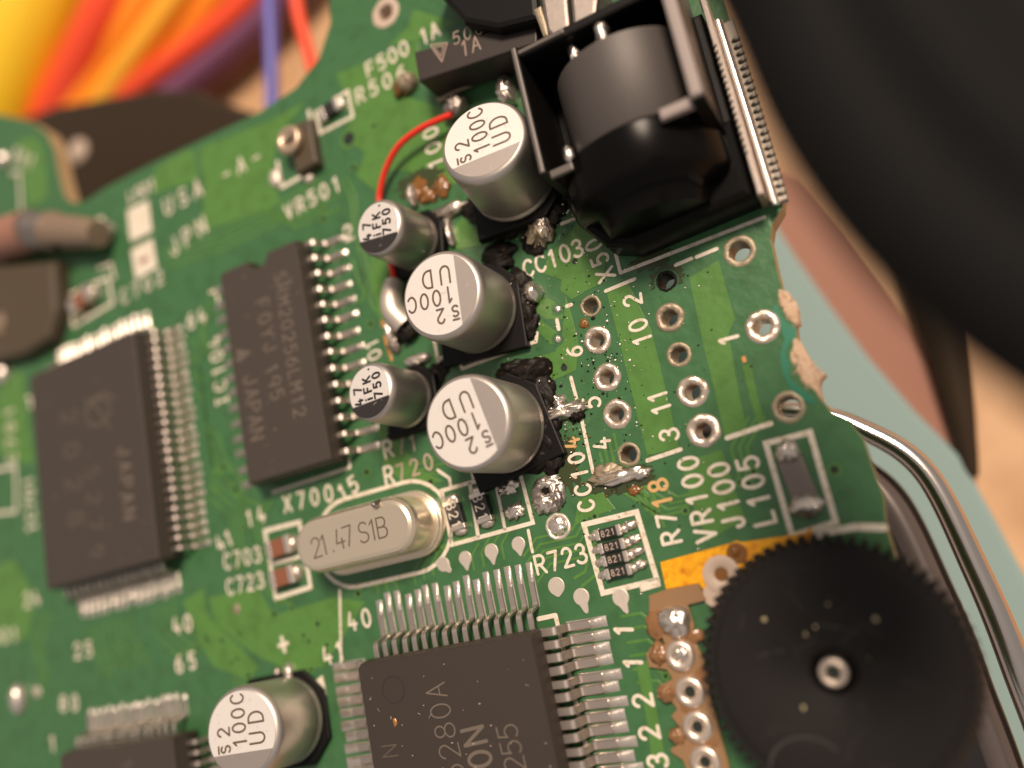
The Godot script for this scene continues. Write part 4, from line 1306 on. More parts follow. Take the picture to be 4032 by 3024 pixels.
	solder(Vector3(16.35, 0.1, 12.01), Vector3(.95, .65, .68), 15, .3)
	# out-of-focus parts at the left edge
	o = group("axial_inductor", board)
	tag(o, "brown barrel-shaped part lying at the left with silver ends")
	s = Shape.new()
	var e0 := Vector3(-41.35, 1.8, -26.67)
	var e1 := Vector3(-35.55, 1.8, -24.22)
	s.tube(curve([e0, e0.lerp(e1, .1), e0.lerp(e1, .7), e1], 4), 1.9, 20, 1.2)
	put("body", [s, "brown_shell"], o)
	s = Shape.new()
	s.blob(Vector3(-36.05, 0.5, -25.17), Vector3(.9, .8, .8), .1, 17, 1.0, 16)
	put("end_cap", [s, "solder"], o)
	s = Shape.new()
	s.tube([Vector3(-41.35, 1.8, -26.67), Vector3(-44.26, 1.8, -27.89)], 1.75, 20, 1.9)
	put("end_cap", [s, "steel_dull"], o)
	s = Shape.new()
	s.tube([Vector3(-44.26, 1.8, -27.89), Vector3(-52.01, 1.8, -29.27)], 2.0, 20)
	put("sleeve", [s, "pink_plastic"], o)
	s = Shape.new()
	s.tube([Vector3(-39.96, 2.3, -26.92), Vector3(-40.67, 2.3, -24.42)], 0.35, 8)
	put("dark_band", [s, "black_gloss"], o)
	o = group("relay", board)
	tag(o, "dark brown block at the left edge above the square chip")
	s = Shape.new()
	s.prism(PackedVector2Array([Vector2(-53.25, -27.55), Vector2(-42.1, -24.11), Vector2(-42.34, -19.24), Vector2(-43.72, -16.98), Vector2(-47.41, -16.55), Vector2(-54.29, -17.49)]), 0.1, 1.6, 0.5)
	put("body", [s, "khaki"], o)
	s = Shape.new()
	s.blob(Vector3(-50.4, 1.6, -20.52), Vector3(.9, .3, 1.2), .2, 19)
	put("label_spot", [s, "brown_shell"], o)
	solder(Vector3(-50.01, 0.1, -38.5), Vector3(.9, .8, .9), 21, .1)
	solder(Vector3(-52.79, 0.1, -16.39), Vector3(1.0, .8, 1.1), 22, .1)
	solder(Vector3(-53.69, 0.1, 13.93), Vector3(.8, .9, 1.4), 23, .15)
	solder(Vector3(-51.46, 0.02, 13.71), Vector3(.5, .12, .5), 24, .1, "tin_flat")
	solder(Vector3(-22.52, 0.1, 16.11), Vector3(.45, .5, .9), 25, .15)
	solder(Vector3(-23.6, 0.1, 15.83), Vector3(.3, .4, .5), 26, .15, "solder_dull")
	solder(Vector3(-27, 0, 10.55), Vector3(.35, .12, .45), 27, .1, "old_ring")


func build_jack() -> void:
	var o := group("audio_jack", board)
	tag(o, "large black socket with a grey barrel inside at the top right")
	var s := Shape.new()
	# rear frame
	s.box(Vector3(7.6, 0.1, -18.6), Vector3(18.6, 1.6, -10.4), 0.2)
	s.box(Vector3(7.6, 1.6, -18.6), Vector3(8.1, 6.9, -10.0), 0.12)
	s.box(Vector3(8.1, 1.6, -18.6), Vector3(18.0, 6.6, -17.9), 0.2)
	put("housing", [s, "black_plastic"], o)
	s = Shape.new()
	s.box(Vector3(7.75, 6.9, -18.5), Vector3(8.05, 7.05, -10.0), 0.08)
	s.box(Vector3(8.1, 6.6, -18.3), Vector3(11.2, 6.9, -18.0), 0.08)
	s.box(Vector3(8.1, 6.0, -10.3), Vector3(9.6, 6.3, -9.8), 0.08)
	put("moulded_edge", [s, "clear_edge"], o)
	s = Shape.new()
	s.box(Vector3(17.3, 1.6, -24.0), Vector3(18.1, 8.0, -9.9), 0.25)
	put("side_wall", [s, "black_plastic"], o)
	s = Shape.new()
	s.box(Vector3(17.35, 8.0, -24.0), Vector3(18.05, 8.25, -10.0), 0.15)
	s.box(Vector3(15.4, 7.0, -10.6), Vector3(17.4, 7.4, -9.9), 0.15)
	put("side_rail", [s, "rail_grey"], o)
	# the grey barrel, lying along the board
	s = Shape.new()
	s.warp = Transform3D(Basis(Vector3.RIGHT, deg_to_rad(90)), Vector3(13.4, 2.9, -10.6))
	s.lathe([Vector2(4.4, -5.6), Vector2(4.4, -0.1), Vector2(4.3, 0.0), Vector2(0.0, 0.0)], Vector3.ZERO, 56, true)
	put("barrel", [s, "barrel"], o)
	# front collar and body
	s = Shape.new()
	s.warp = Transform3D(Basis(Vector3.RIGHT, deg_to_rad(90)), Vector3(13.0, 2.4, -10.7))
	s.lathe([Vector2(4.6, 0.0), Vector2(5.0, 0.2), Vector2(5.0, 2.6), Vector2(4.7, 3.1), Vector2(3.6, 3.4), Vector2(3.2, 4.6), Vector2(0.0, 4.7)], Vector3.ZERO, 48, true)
	s.warp = Transform3D()
	s.prism(PackedVector2Array([Vector2(7.2, -10.8), Vector2(18.6, -10.8), Vector2(18.6, -5.7), Vector2(11.0, -5.3), Vector2(9.3, -6.0), Vector2(7.9, -8.0)]), 0.1, 2.7, 0.5)
	put("front_body", [s, "black_gloss"], o)
	s = Shape.new()
	s.blob(Vector3(13.49, 6, -9.23), Vector3(.4, .5, .8), .1, 31, 1.0, 14)
	put("contact_tip", [s, "chrome"], o)
	s = Shape.new()
	s.tube(curve([Vector3(13.08, 6.2, -10.74), Vector3(14.81, 6, -9.46), Vector3(15.58, 5, -7.61), Vector3(16.01, 4, -7.06)]), 0.35, 8)
	put("contact_spring", [s, "black_plastic"], o)
	s = Shape.new()
	s.blob(Vector3(13.22, 6, -17.45), Vector3(.5, .5, 1.0), .3, 32, 1.2, 14)
	s.blob(Vector3(11.21, 5.6, -17.15), Vector3(.4, .4, .8), .3, 33, 1.2, 14)
	s.blob(Vector3(9.3, 5.6, -11.12), Vector3(.4, .3, .7), .2, 34, 1.2, 14)
	put("contact_end", [s, "steel"], o)
	# the toothed metal plate that stands at the board's edge
	o = group("edge_plate", board)
	tag(o, "bright toothed metal plate standing along the board's edge beside the jack")
	s = Shape.new()
	s.box(Vector3(18.75, 0.05, -19.0), Vector3(19.15, 2.6, -5.6), 0.1)
	put("plate", [s, "steel_dull"], o)
	s = Shape.new()
	s.tube([Vector3(19.35, 1.6, -17.5), Vector3(19.45, 0.9, -5.3)], 0.3, 12)
	put("rod", [s, "chrome"], o)
	s = Shape.new()
	s.box(Vector3(19.5, 0.02, -18.0), Vector3(20.2, 0.5, -5.5), 0.1)
	for k in 22:
		s.blob(Vector3(20.0, 0.5, -16.5 + k * 0.5), Vector3(.3, .22, .16), .1, k, 1.0, 8)
	for k in 18:
		s.blob(Vector3(18.85, 2.65, -15.5 + k * 0.42), Vector3(.16, .14, .12), .1, k, 1.0, 8)
	put("teeth", [s, "comb_metal"], o)


func build_solder() -> void:
	for h: Array in [[Vector2(6.62, -1.06), .46, .95], [Vector2(6.66, 1.49), .46, .95], [Vector2(6.71, 3.98), .46, .98], [Vector2(11.75, 3.92), .48, 1.0], [Vector2(11.78, 6.39), .48, 1.05], [Vector2(16.76, 1.32), .5, 1.05]]:
		eyelet(h[0], h[1], h[2], "ring_tin")
	for h: Array in [[Vector2(6.71, -3.4), .5, .74], [Vector2(6.86, 6.63), .52, .78], [Vector2(11.51, 1.46), .5, .8], [Vector2(16.89, 6.34), .62, .95], [Vector2(16.68, -3.6), .62, 1.0]]:
		eyelet(h[0], h[1], h[2], "old_ring", 0.07)
	eyelet(Vector2(11.54, -0.99), .5, .95, "old_ring", .14)
	eyelet(Vector2(11.92, -3.33), .5, .7, "char", .1)
	eyelet(Vector2(-3.9, -31.52), .62, 1.25, "tan_pad", .05)
	for c: Vector2 in [Vector2(3.94, 0.03), Vector2(6.37, -6.7), Vector2(-10.29, -7.71), Vector2(-7.68, 4.98), Vector2(-12.86, 3.01), Vector2(-6.84, -22.88), Vector2(-9.3, -20.35), Vector2(18.35, 10.41), Vector2(-19.39, 12.9), Vector2(-23.32, 11.52), Vector2(-26.72, 15.61), Vector2(-28.93, 12.62), Vector2(-25.47, 1.41), Vector2(-26.44, -0.65), Vector2(-27.46, -4.21), Vector2(-15.36, 11.41), Vector2(-6.34, -18.04), Vector2(-12.83, -17.32)]:
		via(c, rng.randf_range(0.15, 0.24))
	via(Vector2(-9.25, -22.82), 0.55, 0.25)
	for t: Array in [[Vector2(-7.89, 10.72), .5, Vector2(.2, .25)], [Vector2(-6.1, 10.65), .5, Vector2(0, .35)], [Vector2(-4.03, 10.58), .52, Vector2(0, .4)], [Vector2(-1.95, 10.52), .5, Vector2(0, .3)], [Vector2(0.09, 13.64), .58, Vector2(0, .12)], [Vector2(1.62, 14.59), .55, Vector2(.08, .55)], [Vector2(4.18, 15.08), .55, Vector2(.1, .5)]]:
		test_point(t[0], t[1], t[2])
	# the filled round pad below the burnt one
	var c := Vector2(1.08, 9.99)
	eyelet(c, .6, .9, "tin_flat", .1, "filled_pad")
	solder(Vector3(c.x, -0.1, c.y), Vector3(.62, .3, .62), 41, .3)
	# the burnt pad
	c = Vector2(0.93, 7.79)
	eyelet(c, .32, 1.25, "solder_dull", .3, "burnt_pad")
	solder(Vector3(c.x - .3, .05, c.y + .5), Vector3(.85, .5, .7), 42, .45)
	solder(Vector3(c.x + .5, .05, c.y + .2), Vector3(.6, .45, .9), 43, .5, "solder_dull")
	solder(Vector3(c.x + .1, .05, c.y - .7), Vector3(.8, .35, .45), 44, .5)
	solder(Vector3(c.x - .1, .1, c.y - .1), Vector3(.3, .36, .3), 45, .3, "char")
	# remnants on the empty resistor place
	solder(Vector3(-1.71, 0.02, 6.73), Vector3(.75, .3, .5), 46, .5)
	solder(Vector3(-1.67, 0.02, 8.37), Vector3(.7, .35, .5), 47, .55)
	# joints of the capacitors
	solder(Vector3(3.09, 0.3, -5.54), Vector3(.6, .7, .75), 48, .3)
	solder(Vector3(3.37, 0.2, 2.86), Vector3(1.5, .55, .55), 49, .45)
	solder(Vector3(4.08, 0.1, 3.33), Vector3(.55, .35, .45), 50, .4, "char")
	solder(Vector3(3.16, 0.1, 2.16), Vector3(.35, .4, .5), 51, .5)
	solder(Vector3(6.14, 0.1, 7.91), Vector3(1.6, .35, .4), 52, .5)
	solder(Vector3(5.29, 0.05, 7.58), Vector3(1.2, .3, .7), 53, .5, "old_ring")
	solder(Vector3(7.36, 0.1, 7.99), Vector3(.6, .3, .35), 54, .4)
	solder(Vector3(-6.75, 0.2, -3.74), Vector3(1.1, .5, .45), 55, .2)
	solder(Vector3(-8.46, 0.3, -6.47), Vector3(.45, .6, 1.1), 56, .2)
	solder(Vector3(-8.44, 0.2, -5.54), Vector3(.5, .45, .7), 57, .4, "solder_dull")
	solder(Vector3(-7.09, 0.3, -6.17), Vector3(1.0, .7, .9), 58, .3, "char")
	solder(Vector3(-4.53, 0.2, -15.86), Vector3(.4, .6, .9), 80, .3)
	solder(Vector3(-2, 0.2, -13.57), Vector3(1.6, .5, .5), 81, .35, "solder_dull")
	solder(Vector3(-1.27, 0.2, -13.65), Vector3(.6, .5, .5), 82, .2)
	solder(Vector3(-2.17, 0.2, -12.1), Vector3(.35, .5, 1.2), 83, .3)
	solder(Vector3(4.52, 0.3, -9.61), Vector3(.9, .6, 1.1), 84, .6, "old_ring")
	solder(Vector3(4.88, 0.5, -9.71), Vector3(.5, .6, .8), 85, .6)
	solder(Vector3(4.53, 0.3, -20.32), Vector3(.7, .9, 1.2), 86, .3)
	solder(Vector3(0.48, 0.5, -20.85), Vector3(1.0, .8, .9), 87, .3, "steel_dull")
	# the bent grey leg left of the centre capacitor
	var s := Shape.new()
	s.tube(curve([Vector3(-7.32, 0.5, -9.83), Vector3(-7.51, 0.9, -8.78), Vector3(-7.53, 1, -7.61), Vector3(-7.01, 0.6, -6.52)], 6), 0.75, 14, 0.95)
	put("capacitor_leg", [s, "tin_flat"], board)
	# charred glue and flux round the reworked capacitors
	var k := 100
	for e: Array in [[Vector3(1.12, 0, -9.2), 1.2, 1.6, 0.8], [Vector3(2.07, 0, -6.37), .9, 1.6, 1.2], [Vector3(2.07, 0, -4.84), 1.0, 1.4, 1.3], [Vector3(2.04, 0, -3.5), .9, 1.1, .9], [Vector3(1.19, 0, -8.41), .9, 2.0, .6], [Vector3(2.4, 0, -11.19), 1.9, 2.0, 1.1], [Vector3(0.63, 0, -12.45), 1.2, 1.8, .8], [Vector3(4.65, 0, -10.3), 1.4, 1.6, 1.0], [Vector3(3.91, 0, -9.13), .8, 1.1, 1.0], [Vector3(1.64, 0, -0.32), 1.4, 2.4, .9], [Vector3(0.28, 0, -0.89), 1.1, 2.2, .6], [Vector3(2.07, 0, 1.1), .9, 1.8, 1.3], [Vector3(2.09, 0, 2.87), .8, 1.6, 1.3], [Vector3(1.57, 0, 4.32), .9, 2.0, 1.2], [Vector3(0.64, 0, 5.34), 1.4, 2.0, .9], [Vector3(1.65, 0, 5.43), .8, 1.4, 1.2], [Vector3(-1.5, 0, 5.51), 1.4, 1.2, .6], [Vector3(-5.47, 0, -6.13), .8, 1.2, .8], [Vector3(-5.86, 0, -2.04), .8, 1.2, .9], [Vector3(-5.07, 0, -2.56), .6, .8, .5], [Vector3(-0.16, 0, -13.2), .8, 1.0, .8], [Vector3(-9.39, 0, 0.78), 1.0, 1.4, .5], [Vector3(5.86, 0, -10.62), 1.0, 1.4, .7]]:
		s = Shape.new()
		s.blob(e[0], Vector3(e[1] * 1.1, e[2] * 0.34, e[3] * 1.05), 0.32, k, 0.9, 26)
		put("charred_lump", [s, "char"], board)
		k += 1
	for e: Array in [[Vector3(-4.08, 0, -16.27), 1.0, .3, .9], [Vector3(-2.17, 0, -15.68), .7, .4, .8], [Vector3(-3.25, 0, -15.37), .9, .3, .5], [Vector3(6.69, 0, 8.92), .5, .16, .3], [Vector3(5.98, 0, -2.38), .3, .12, .3], [Vector3(1.86, 0, 5.96), .4, .2, .4], [Vector3(-3.62, 0.2, -24.57), .8, .6, .6]]:
		s = Shape.new()
		s.blob(e[0], Vector3(e[1], e[2], e[3]), 0.5, k, 1.8, 18)
		put("flux_lump", [s, "flux"], board)
		k += 1
	# two soldered vias with printed dashes between them
	for c2: Vector2 in [Vector2(4.44, -3.94), Vector2(3.97, -1.96)]:
		s = Shape.new()
		s.prism(disc(c2, .46, 22), -0.01, 0.036, .01)
		put("via_ring", [s, "mask_base"], board)
		solder(Vector3(c2.x, .03, c2.y), Vector3(.26, .14, .26), int(c2.y * 10) + 900, .2)
	silk_line([Vector2(4.22, -3.25), Vector2(4.19, -2.59)], 0.26)
	silk_line([Vector2(5.12, -3.92), Vector2(5.43, -3.92)], 0.26)
	silk_line([Vector2(2.76, -3.95), Vector2(2.71, -3.63), Vector2(2.87, -3.41)], 0.2)
	# flux that browned the mask where the connector was taken off
	for e: Array in [[Vector2(11.98, -3.53), 1.1, .8], [Vector2(11.27, -5), 1.4, .6], [Vector2(5.92, 8), 2.2, .9], [Vector2(2.65, 6.15), .8, 1.8], [Vector2(-3.96, -16.8), 2.0, 1.0]]:
		var noise := FastNoiseLite.new()
		noise.seed = k
		noise.frequency = 0.9
		k += 1
		var edge := PackedVector2Array()
		for i in 40:
			var d := Vector2.from_angle(TAU * i / 40)
			edge.append(e[0] + d * Vector2(e[1], e[2]) * (1.0 + 0.55 * noise.get_noise_2d(d.x * 2.5, d.y * 2.5)))
		s = Shape.new()
		for p: PackedVector2Array in cut(edge, 0.3):
			s.face(p, 0.038 + 0.0007 * (k % 9))
		put("flux_stain", [s, "stain"], board)
	# the tiny drops and crumbs of flux over the worked area, with added glints
	var crumbs := Shape.new()
	var bright := Shape.new()
	var amber := Shape.new()
	for i in 420:
		var a := rng.randf_range(0, TAU)
		var d := absf(rng.randfn(0, 5.5)) + 0.5
		var q := Vector2(6.5, 0.5) + Vector2(cos(a) * d * 0.8, sin(a) * d * 1.4)
		if q.x > 19 or q.y < -12 or (q - Vector2(-0.9, -5.5)).length() < 3.0 or (q - Vector2(-0.9, 2.9)).length() < 3.1:
			continue
		var skip := false
		for h: Array in holes:
			if q.distance_to(h[0]) < h[1] + 0.15: skip = true
		if skip: continue
		var r := rng.randf_range(0.02, 0.065) * (1.6 if rng.randf() < 0.07 else 1.0)
		(bright if rng.randf() < 0.45 else crumbs).blob(Vector3(q.x, 0.04, q.y), Vector3(r * rng.randf_range(.8, 1.6), r * .8, r), 0.3, i, 1.2, 8)
	for e: Array in [[Vector2(2.11, -5.33), 1.2, 2.6, .75], [Vector2(4.39, -9.64), 2.6, 1.2, .5], [Vector2(1.91, 2.18), 1.4, 3.4, .75], [Vector2(1.02, -0.67), 2.2, .9, .8], [Vector2(0.35, 5.11), 2.2, 1.1, .5], [Vector2(1.44, 7.71), 1.6, 1.6, .25], [Vector2(4.99, 7.93), 2.0, 1.0, .15], [Vector2(3.62, 4.23), 1.0, 2.5, .1]]:
		for i in 46:  # burnt specks; the bright ones are glints put on the char
			var q: Vector2 = e[0] + Vector2(rng.randfn(0, .5) * e[1], rng.randfn(0, .5) * e[2])
			var r := rng.randf_range(0.02, 0.075)
			([bright, crumbs, amber][rng.randi() % 3] as Shape).blob(Vector3(q.x, rng.randf_range(0.03, e[3]), q.y), Vector3(r * rng.randf_range(.8, 1.8), r * .8, r), 0.35, i, 1.2, 8)
	var cr := put("flux_crumbs_glints", [crumbs, "char", bright, "solder", amber, "flux"], board)
	tag(cr, "", "", "", "stuff")


func build_loose() -> void:
	# the thumbwheel
	var o := group("volume_wheel", self, Transform3D(Basis(), Vector3(15.72, 2.7, 20.54) - Vector3(0, 1.8, 0)))
	tag(o, "black toothed thumbwheel with a silver hub at the lower right", "thumbwheel")
	var teeth := PackedVector2Array()
	var n := 66
	for i in n:
		for q: Array in [[0.0, 6.44], [0.18, 6.46], [0.5, 7.0], [0.7, 6.98]]:
			teeth.append(Vector2.from_angle(TAU * (i + q[0]) / n) * q[1])
	var s := Shape.new()
	s.prism(teeth, 0.0, 1.8, 0.08)
	put("toothed_disc", [s, "wheel_black"], o)
	s = Shape.new()
	s.lathe([Vector2(6.2, 1.79), Vector2(6.15, 1.86), Vector2(5.95, 1.88), Vector2(1.3, 1.88), Vector2(1.2, 1.8), Vector2(0.7, 1.8)], Vector3.ZERO, 64, true)
	put("face_plate", [s, "wheel_black"], o)
	s = Shape.new()
	s.lathe([Vector2(0.72, 1.5), Vector2(0.72, 2.3), Vector2(0.66, 2.4), Vector2(0.48, 2.42), Vector2(0.38, 2.3), Vector2(0.36, 1.2)], Vector3.ZERO, 36, true)
	var bore := Shape.new()
	bore.face(disc(Vector2.ZERO, 0.37, 24), 2.05)
	put("hub", [s, "ring_tin", bore, "hole_dark"], o)
	s = Shape.new()
	s.lathe([Vector2(1.1, 1.8), Vector2(1.08, 1.93), Vector2(0.95, 1.96), Vector2(0.8, 1.88)], Vector3.ZERO, 36, true)
	put("hub_collar", [s, "black_gloss"], o)
	for e: Array in [[Vector2(0.9, -3.6), .5], [Vector2(-1.2, -2.7), .45], [Vector2(-2.4, -1.4), .45], [Vector2(2.2, -0.7), .4]]:
		s = Shape.new()
		s.lathe([Vector2(e[1] + .1, 1.87), Vector2(e[1] + .06, 1.94), Vector2(e[1] - .06, 1.94), Vector2(e[1] - .1, 1.87)], Vector3(e[0].x, 0, e[0].y), 22, true)
		put("moulded_ring", [s, "wheel_black"], o)
	s = Shape.new()
	for e: Vector2 in [Vector2(0.6, -3.3), Vector2(-2.8, -3.1), Vector2(1.9, -0.4), Vector2(-0.3, -2.3), Vector2(-0.9, -2.0), Vector2(-2.0, 1.6), Vector2(2.7, -2.2)]:
		s.blob(Vector3(e.x, 1.88, e.y), Vector3(rng.randf_range(.05, .14), .05, rng.randf_range(.06, .16)), .3, 3, 1.0, 8)
	put("dust_specks", [s, "dust"], o)
	s = Shape.new()
	for k in 26:
		var p := Vector2.from_angle(rng.randf_range(0, TAU)) * rng.randf_range(1.5, 5.4)
		var d := Vector2.from_angle(rng.randf_range(0, TAU)) * rng.randf_range(.2, 1.1)
		s.ribbon(PackedVector2Array([p, p + d, p + d * 1.7 + d.orthogonal() * .2]), rng.randf_range(.015, .035), 1.884 + 0.002 * k)
	s.ribbon(arc(-2.6, 4.6, 1.9, 1.6, 190, 330, 16), .1, 1.95)
	put("scratches", [s, "scuff"], o)
	s = Shape.new()
	s.lathe([Vector2(2.6, -0.86), Vector2(2.6, 0.0)], Vector3.ZERO, 32)
	s.lathe([Vector2(0.9, -0.86), Vector2(0.9, 1.0)], Vector3.ZERO, 24)
	put("spindle", [s, "black_plastic"], o)
	# the flexible strip with its solder rings
	o = group("flex_strip")
	tag(o, "orange and tan flexible strip with a row of solder rings beside the thumbwheel", "flex cable")
	s = Shape.new()
	s.prism(PackedVector2Array([Vector2(7.2, 13.46), Vector2(11.55, 13.21), Vector2(12.02, 13.14), Vector2(12.34, 13.29), Vector2(15.88, 13.48), Vector2(16.27, 13.19), Vector2(16.26, 13.72), Vector2(16.79, 15.72), Vector2(15.41, 17.01), Vector2(9.53, 15.99), Vector2(9.22, 15.11), Vector2(7.16, 15.1)]), 0.03, 0.16, 0.04)
	put("amber_film", [s, "kapton"], o)
	s = Shape.new()
	s.prism(PackedVector2Array([Vector2(6.08, 15.25), Vector2(7.16, 15.1), Vector2(9.22, 15.11), Vector2(9.43, 16.13), Vector2(8.3, 16.21), Vector2(8.35, 17.01), Vector2(8.37, 17.47), Vector2(8, 18.11), Vector2(8.27, 18.61), Vector2(8.47, 19.44), Vector2(8.26, 19.94), Vector2(8.41, 20.74), Vector2(8.29, 21.38), Vector2(8.34, 22.55), Vector2(8.32, 23.45), Vector2(8.38, 24.98), Vector2(8.25, 26.47), Vector2(5.97, 26.29), Vector2(5.75, 24.73), Vector2(5.21, 24.29), Vector2(5.14, 24.03), Vector2(6.02, 23.73), Vector2(6.05, 22.95), Vector2(5.66, 22.25), Vector2(6.12, 21.9), Vector2(5.94, 21.49), Vector2(5.08, 21.11), Vector2(5.33, 20.48), Vector2(6.28, 20.2), Vector2(6.07, 19.63), Vector2(5.03, 19.35), Vector2(5.01, 18.59), Vector2(5.55, 18.12), Vector2(6.36, 18.19), Vector2(6.19, 17.48), Vector2(5.74, 16.58)]), 0.17, 0.3, 0.05)
	put("tan_film", [s, "flex_film"], o)
	var k := 0
	for e: Array in [[Vector2(7.12, 18.95), .28], [Vector2(7.18, 21.03), .3], [Vector2(7.12, 22.99), .3], [Vector2(7.08, 24.91), .3]]:
		s = Shape.new()
		s.lathe([Vector2(.95, .28), Vector2(.92, .42), Vector2(.75, .58), Vector2(.55, .58), Vector2(e[1] + .05, .45), Vector2(e[1], .3), Vector2(e[1], 0.0)], Vector3(e[0].x, 0, e[0].y), 30, true)
		var d := Shape.new()
		d.face(disc(e[0], e[1] + 0.04, 20), 0.32)
		put("solder_ring", [s, "ring_tin", d, "hole_dark"], o)
	for e: Array in [[Vector3(6.3, 0.2, 16.92), .9, .2, 1.0], [Vector3(5.84, 0.25, 18.67), .55, .4, .7], [Vector3(5.72, 0.25, 20.93), .5, .35, .5], [Vector3(5.75, 0.25, 23.37), .5, .3, .5], [Vector3(8.2, 0.25, 18.02), .6, .15, .4], [Vector3(8.12, 0.25, 20.26), .5, .14, .5], [Vector3(6.89, 0.25, 21.94), .6, .14, .3], [Vector3(7.65, 0.25, 23.83), .5, .14, .5]]:
		s = Shape.new()
		s.blob(e[0], Vector3(e[1], e[2], e[3]), .35, 300 + k, 1.0, 18)
		k += 1
		put("flux_lump", [s, "flux_thin"], o)
	for e: Array in [[Vector3(7.27, 0.25, 16.99), .95, .55, .95], [Vector3(7.25, 0.3, 18.86), .5, .35, .5]]:
		s = Shape.new()
		s.blob(e[0], Vector3(e[1], e[2], e[3]), .3, 200 + k, 1.4, 22)
		k += 1
		put("solder_mound", [s, "solder"], o)
	s = Shape.new()
	var pad := Shape.new()
	var pc := Vector2(10.67, 14.84)
	pad.lathe([Vector2(1.12, .1), Vector2(1.1, .24), Vector2(1.0, .27), Vector2(.45, .27), Vector2(.39, .2), Vector2(.37, .05)], Vector3(pc.x, 0, pc.y), 36, true)
	var bore2 := Shape.new()
	bore2.face(disc(pc, 0.4, 20), 0.18)
	put("tan_pad", [pad, "tan_pad", bore2, "flux"], o)
	var pc2 := Vector2(9.96, 15.93)
	pad = Shape.new()
	pad.prism(disc(pc2, .7, 20), .1, .2, .04)
	put("tan_pad", [pad, "tan_pad"], o)
	s = Shape.new()
	s.prism(disc(Vector2(11.86, 13.84), .62, 24), .1, .19, .03, true)
	s.blob(Vector3(11.81, 0.16, 13.74), Vector3(.3, .2, .3), .4, 5, 1.2, 12)
	put("dark_spot", [s, "flux"], o)
	# the teal scraps of mask that show at the strip's edge
	# red jumper wire
	o = group("jumper_wire")
	tag(o, "thin red jumper wire curving between the top capacitor and a small one", "wire")
	s = Shape.new()
	s.tube(curve([Vector3(0.31, 1.2, -20), Vector3(-0.61, 1.3, -20.01), Vector3(-2.37, 1.4, -19.93), Vector3(-4.3, 1.3, -19.5), Vector3(-5.8, 1, -18.54), Vector3(-6.82, 0.7, -17.35), Vector3(-7.25, 0.6, -16.21), Vector3(-7.3, 0.6, -13.95), Vector3(-7.23, 0.6, -11.69), Vector3(-7.16, 0.7, -10.34), Vector3(-7.14, 0.8, -9.69)], 8), 0.24, 12)
	put("insulation", [s, "red_wire"], o)
	s = Shape.new()
	s.tube([Vector3(0.46, 0.5, -11.18), Vector3(0.4, 0.4, -10.17)], 0.16, 8)
	put("insulation", [s, "red_wire"], o)
	# black cables close to the lens
	var black := "black cables passing over the right of the board"
	var paths := [
		[[Vector3(22.53, 26, -6.78), Vector3(23.04, 26, -2.46), Vector3(23.4, 26, 1.43), Vector3(24.39, 26, 5.14), Vector3(25.85, 26, 8.06), Vector3(27.62, 26, 10.69)], 2.15, "thick black cable nearest the jack, at the lower left of the bundle"],
		[[Vector3(24.72, 26, -6.06), Vector3(25.11, 26, -1.95), Vector3(25.86, 26, 1.73), Vector3(27.04, 26, 5.16), Vector3(28.77, 26, 8.23)], 2.25, "thick black cable in the middle of the bundle"],
		[[Vector3(26.47, 26, -4.93), Vector3(26.96, 26, -1.21), Vector3(27.63, 26, 2.18), Vector3(29.25, 26, 6.71)], 2.15, "thick black cable in the very corner of the picture"],
	]
	for e: Array in paths:
		s = Shape.new()
		s.tube(curve(e[0], 8), e[1], 24)
		tag(put("black_cable", [s, "cable_black"]), e[2], "cable", black)
	# glossy tray with a polished rim under the right edge
	o = group("metal_dish")
	tag(o, "glossy black dish with a polished metal rim under the board's right edge", "dish")
	var rim := curve([Vector3(8, -13, 3.0), Vector3(16, -13, 5.2), Vector3(20.1, -13, 7.85), Vector3(22.9, -13, 11.5), Vector3(24.0, -13, 18.2), Vector3(24.5, -13, 24.5), Vector3(24.6, -13, 34), Vector3(22, -13, 46)], 10)
	s = Shape.new()
	s.tube(rim, 0.55, 20, 1.1)
	put("outer_rim", [s, "chrome"], o)
	s = Shape.new()
	var inner := []
	for p: Vector3 in rim:
		inner.append(p + Vector3(-2.9, -3.0, 1.4))
	s.tube(inner, 1.1, 20)  # lighter tube stands in for the soft reflection inside the dish
	put("reflection_ridge", [s, "reflection_satin"], o)
	s = Shape.new()
	var floor_ := PackedVector2Array()
	for p: Vector3 in rim:
		floor_.append(Vector2(p.x - 1.6, p.z + 0.9))
	floor_.append(Vector2(8, 46))
	s.prism(floor_, -18.0, -15.5, 0.3)
	put("floor", [s, "tray_black"], o)
	# coloured wires behind the board, upper left
	var wires := "coloured wires lying behind the upper left of the board"
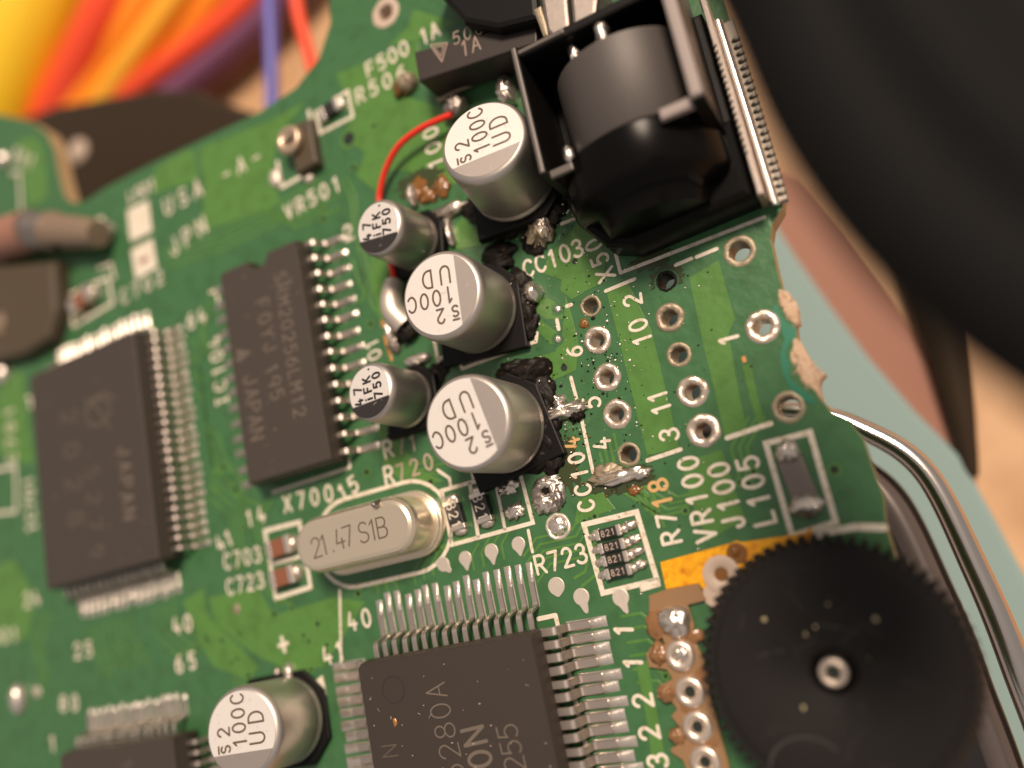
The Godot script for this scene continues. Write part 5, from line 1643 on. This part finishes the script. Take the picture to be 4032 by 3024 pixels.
	for e: Array in [
		["yellow_wire", "wide yellow band of wire in the upper left corner", "wire_yellow", [Vector3(-65.73, -24, -95.54), Vector3(-73.46, -24, -85.04), Vector3(-82.17, -24, -76.46), Vector3(-92.3, -24, -67.37)], 8.5],
		["red_wire", "broad red orange wire next to the yellow one", "wire_red", [Vector3(-50.63, -24, -84.08), Vector3(-59.86, -24, -76.13), Vector3(-71.88, -26, -70.08), Vector3(-81.57, -28, -66.71)], 3.4],
		["orange_wire", "orange wire between the red orange wire and the amber one", "wire_orange", [Vector3(-45.84, -26, -82.67), Vector3(-56.34, -26, -74.68), Vector3(-64.93, -27, -71.11), Vector3(-75.36, -28, -64.73)], 3.0],
		["amber_wire", "amber wire in the middle of the coloured bundle", "wire_amber", [Vector3(-38.66, -25, -77.7), Vector3(-49.3, -25, -71.09), Vector3(-60.38, -26, -66.83), Vector3(-71.33, -28, -63.71)], 2.2],
		["orange_wire", "thin orange wire under the crimson one", "wire_orange", [Vector3(-35.3, -28, -75.61), Vector3(-46.45, -28, -70.61), Vector3(-60.06, -28, -66.15), Vector3(-71.43, -28, -62.98)], 2.6],
		["crimson_wire", "crimson wire at the right of the coloured bundle", "wire_red", [Vector3(-28.16, -26, -70.06), Vector3(-38.44, -26, -65.88), Vector3(-48.91, -26, -64.11), Vector3(-60.11, -27, -64.17), Vector3(-70.37, -28, -63.28)], 1.9],
		["violet_wire", "dark violet wire beside the crimson one", "wire_violet", [Vector3(-26.25, -28, -68.92), Vector3(-35.53, -28, -65.52), Vector3(-47.84, -28, -62.44), Vector3(-59.1, -29, -61.63)], 2.4],
		["blue_wire", "thin blue wire standing apart beside the board's curved edge", "wire_blue", [Vector3(-23.48, -14, -61.43), Vector3(-24.79, -14, -52.56), Vector3(-25.74, -14, -46.08), Vector3(-27.03, -14, -38.8)], 0.75],
		["thin_red_wire", "thin red wire nearest the board's curved edge", "wire_red", [Vector3(-18, -10, -55.27), Vector3(-18.7, -10, -46.81), Vector3(-18.47, -10, -41.87), Vector3(-17.8, -10, -36.35)], 0.65],
	]:
		s = Shape.new()
		s.tube(curve(e[3], 8), e[4], 20)
		tag(put(e[0], [s, e[2]]), e[1], "wire", wires)
	# a dark tube added as the black cables' shadow on the table
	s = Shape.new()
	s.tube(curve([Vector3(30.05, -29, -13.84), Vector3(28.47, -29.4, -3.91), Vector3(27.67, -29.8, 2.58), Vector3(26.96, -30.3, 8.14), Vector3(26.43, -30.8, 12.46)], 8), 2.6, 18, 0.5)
	tag(put("cable_shadow_streak", [s, "dark_brown"]), "dark brown strap added as cable shadow on the table beyond the work mat", "streak")
	s = Shape.new()  # thin slab coloured like wood dimmed by the cables' shadow
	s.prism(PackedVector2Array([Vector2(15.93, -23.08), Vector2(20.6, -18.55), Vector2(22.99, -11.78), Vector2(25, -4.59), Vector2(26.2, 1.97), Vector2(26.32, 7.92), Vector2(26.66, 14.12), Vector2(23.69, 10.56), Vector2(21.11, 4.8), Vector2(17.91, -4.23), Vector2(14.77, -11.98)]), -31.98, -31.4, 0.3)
	tag(put("cable_shadow_patch", [s, "shadow_brown"]), "reddish brown card added as cable shadow between the work mat and the black cables", "patch")
	# the dark holder under the cut-out
	o = group("dark_holder")
	tag(o, "dark brown holder with a pale screw seen through the board's cut-out", "holder")
	s = Shape.new()
	s.prism(PackedVector2Array([Vector2(-67.43, -56.68), Vector2(-58.54, -55.03), Vector2(-42.19, -49.62), Vector2(-36.06, -46.56), Vector2(-31.25, -42.26), Vector2(-24.42, -37.06), Vector2(-29.39, -30.73), Vector2(-47.48, -30.04), Vector2(-65.81, -39.25)]), -30.0, -13.0, 0.8)
	put("body", [s, "dark_brown"], o)
	s = Shape.new()
	s.blob(Vector3(-55.2, -12.9, -46.9), Vector3(1.6, .7, 1.6), .05, 3, 1.0, 16)
	put("screw", [s, "tan_pad"], o)
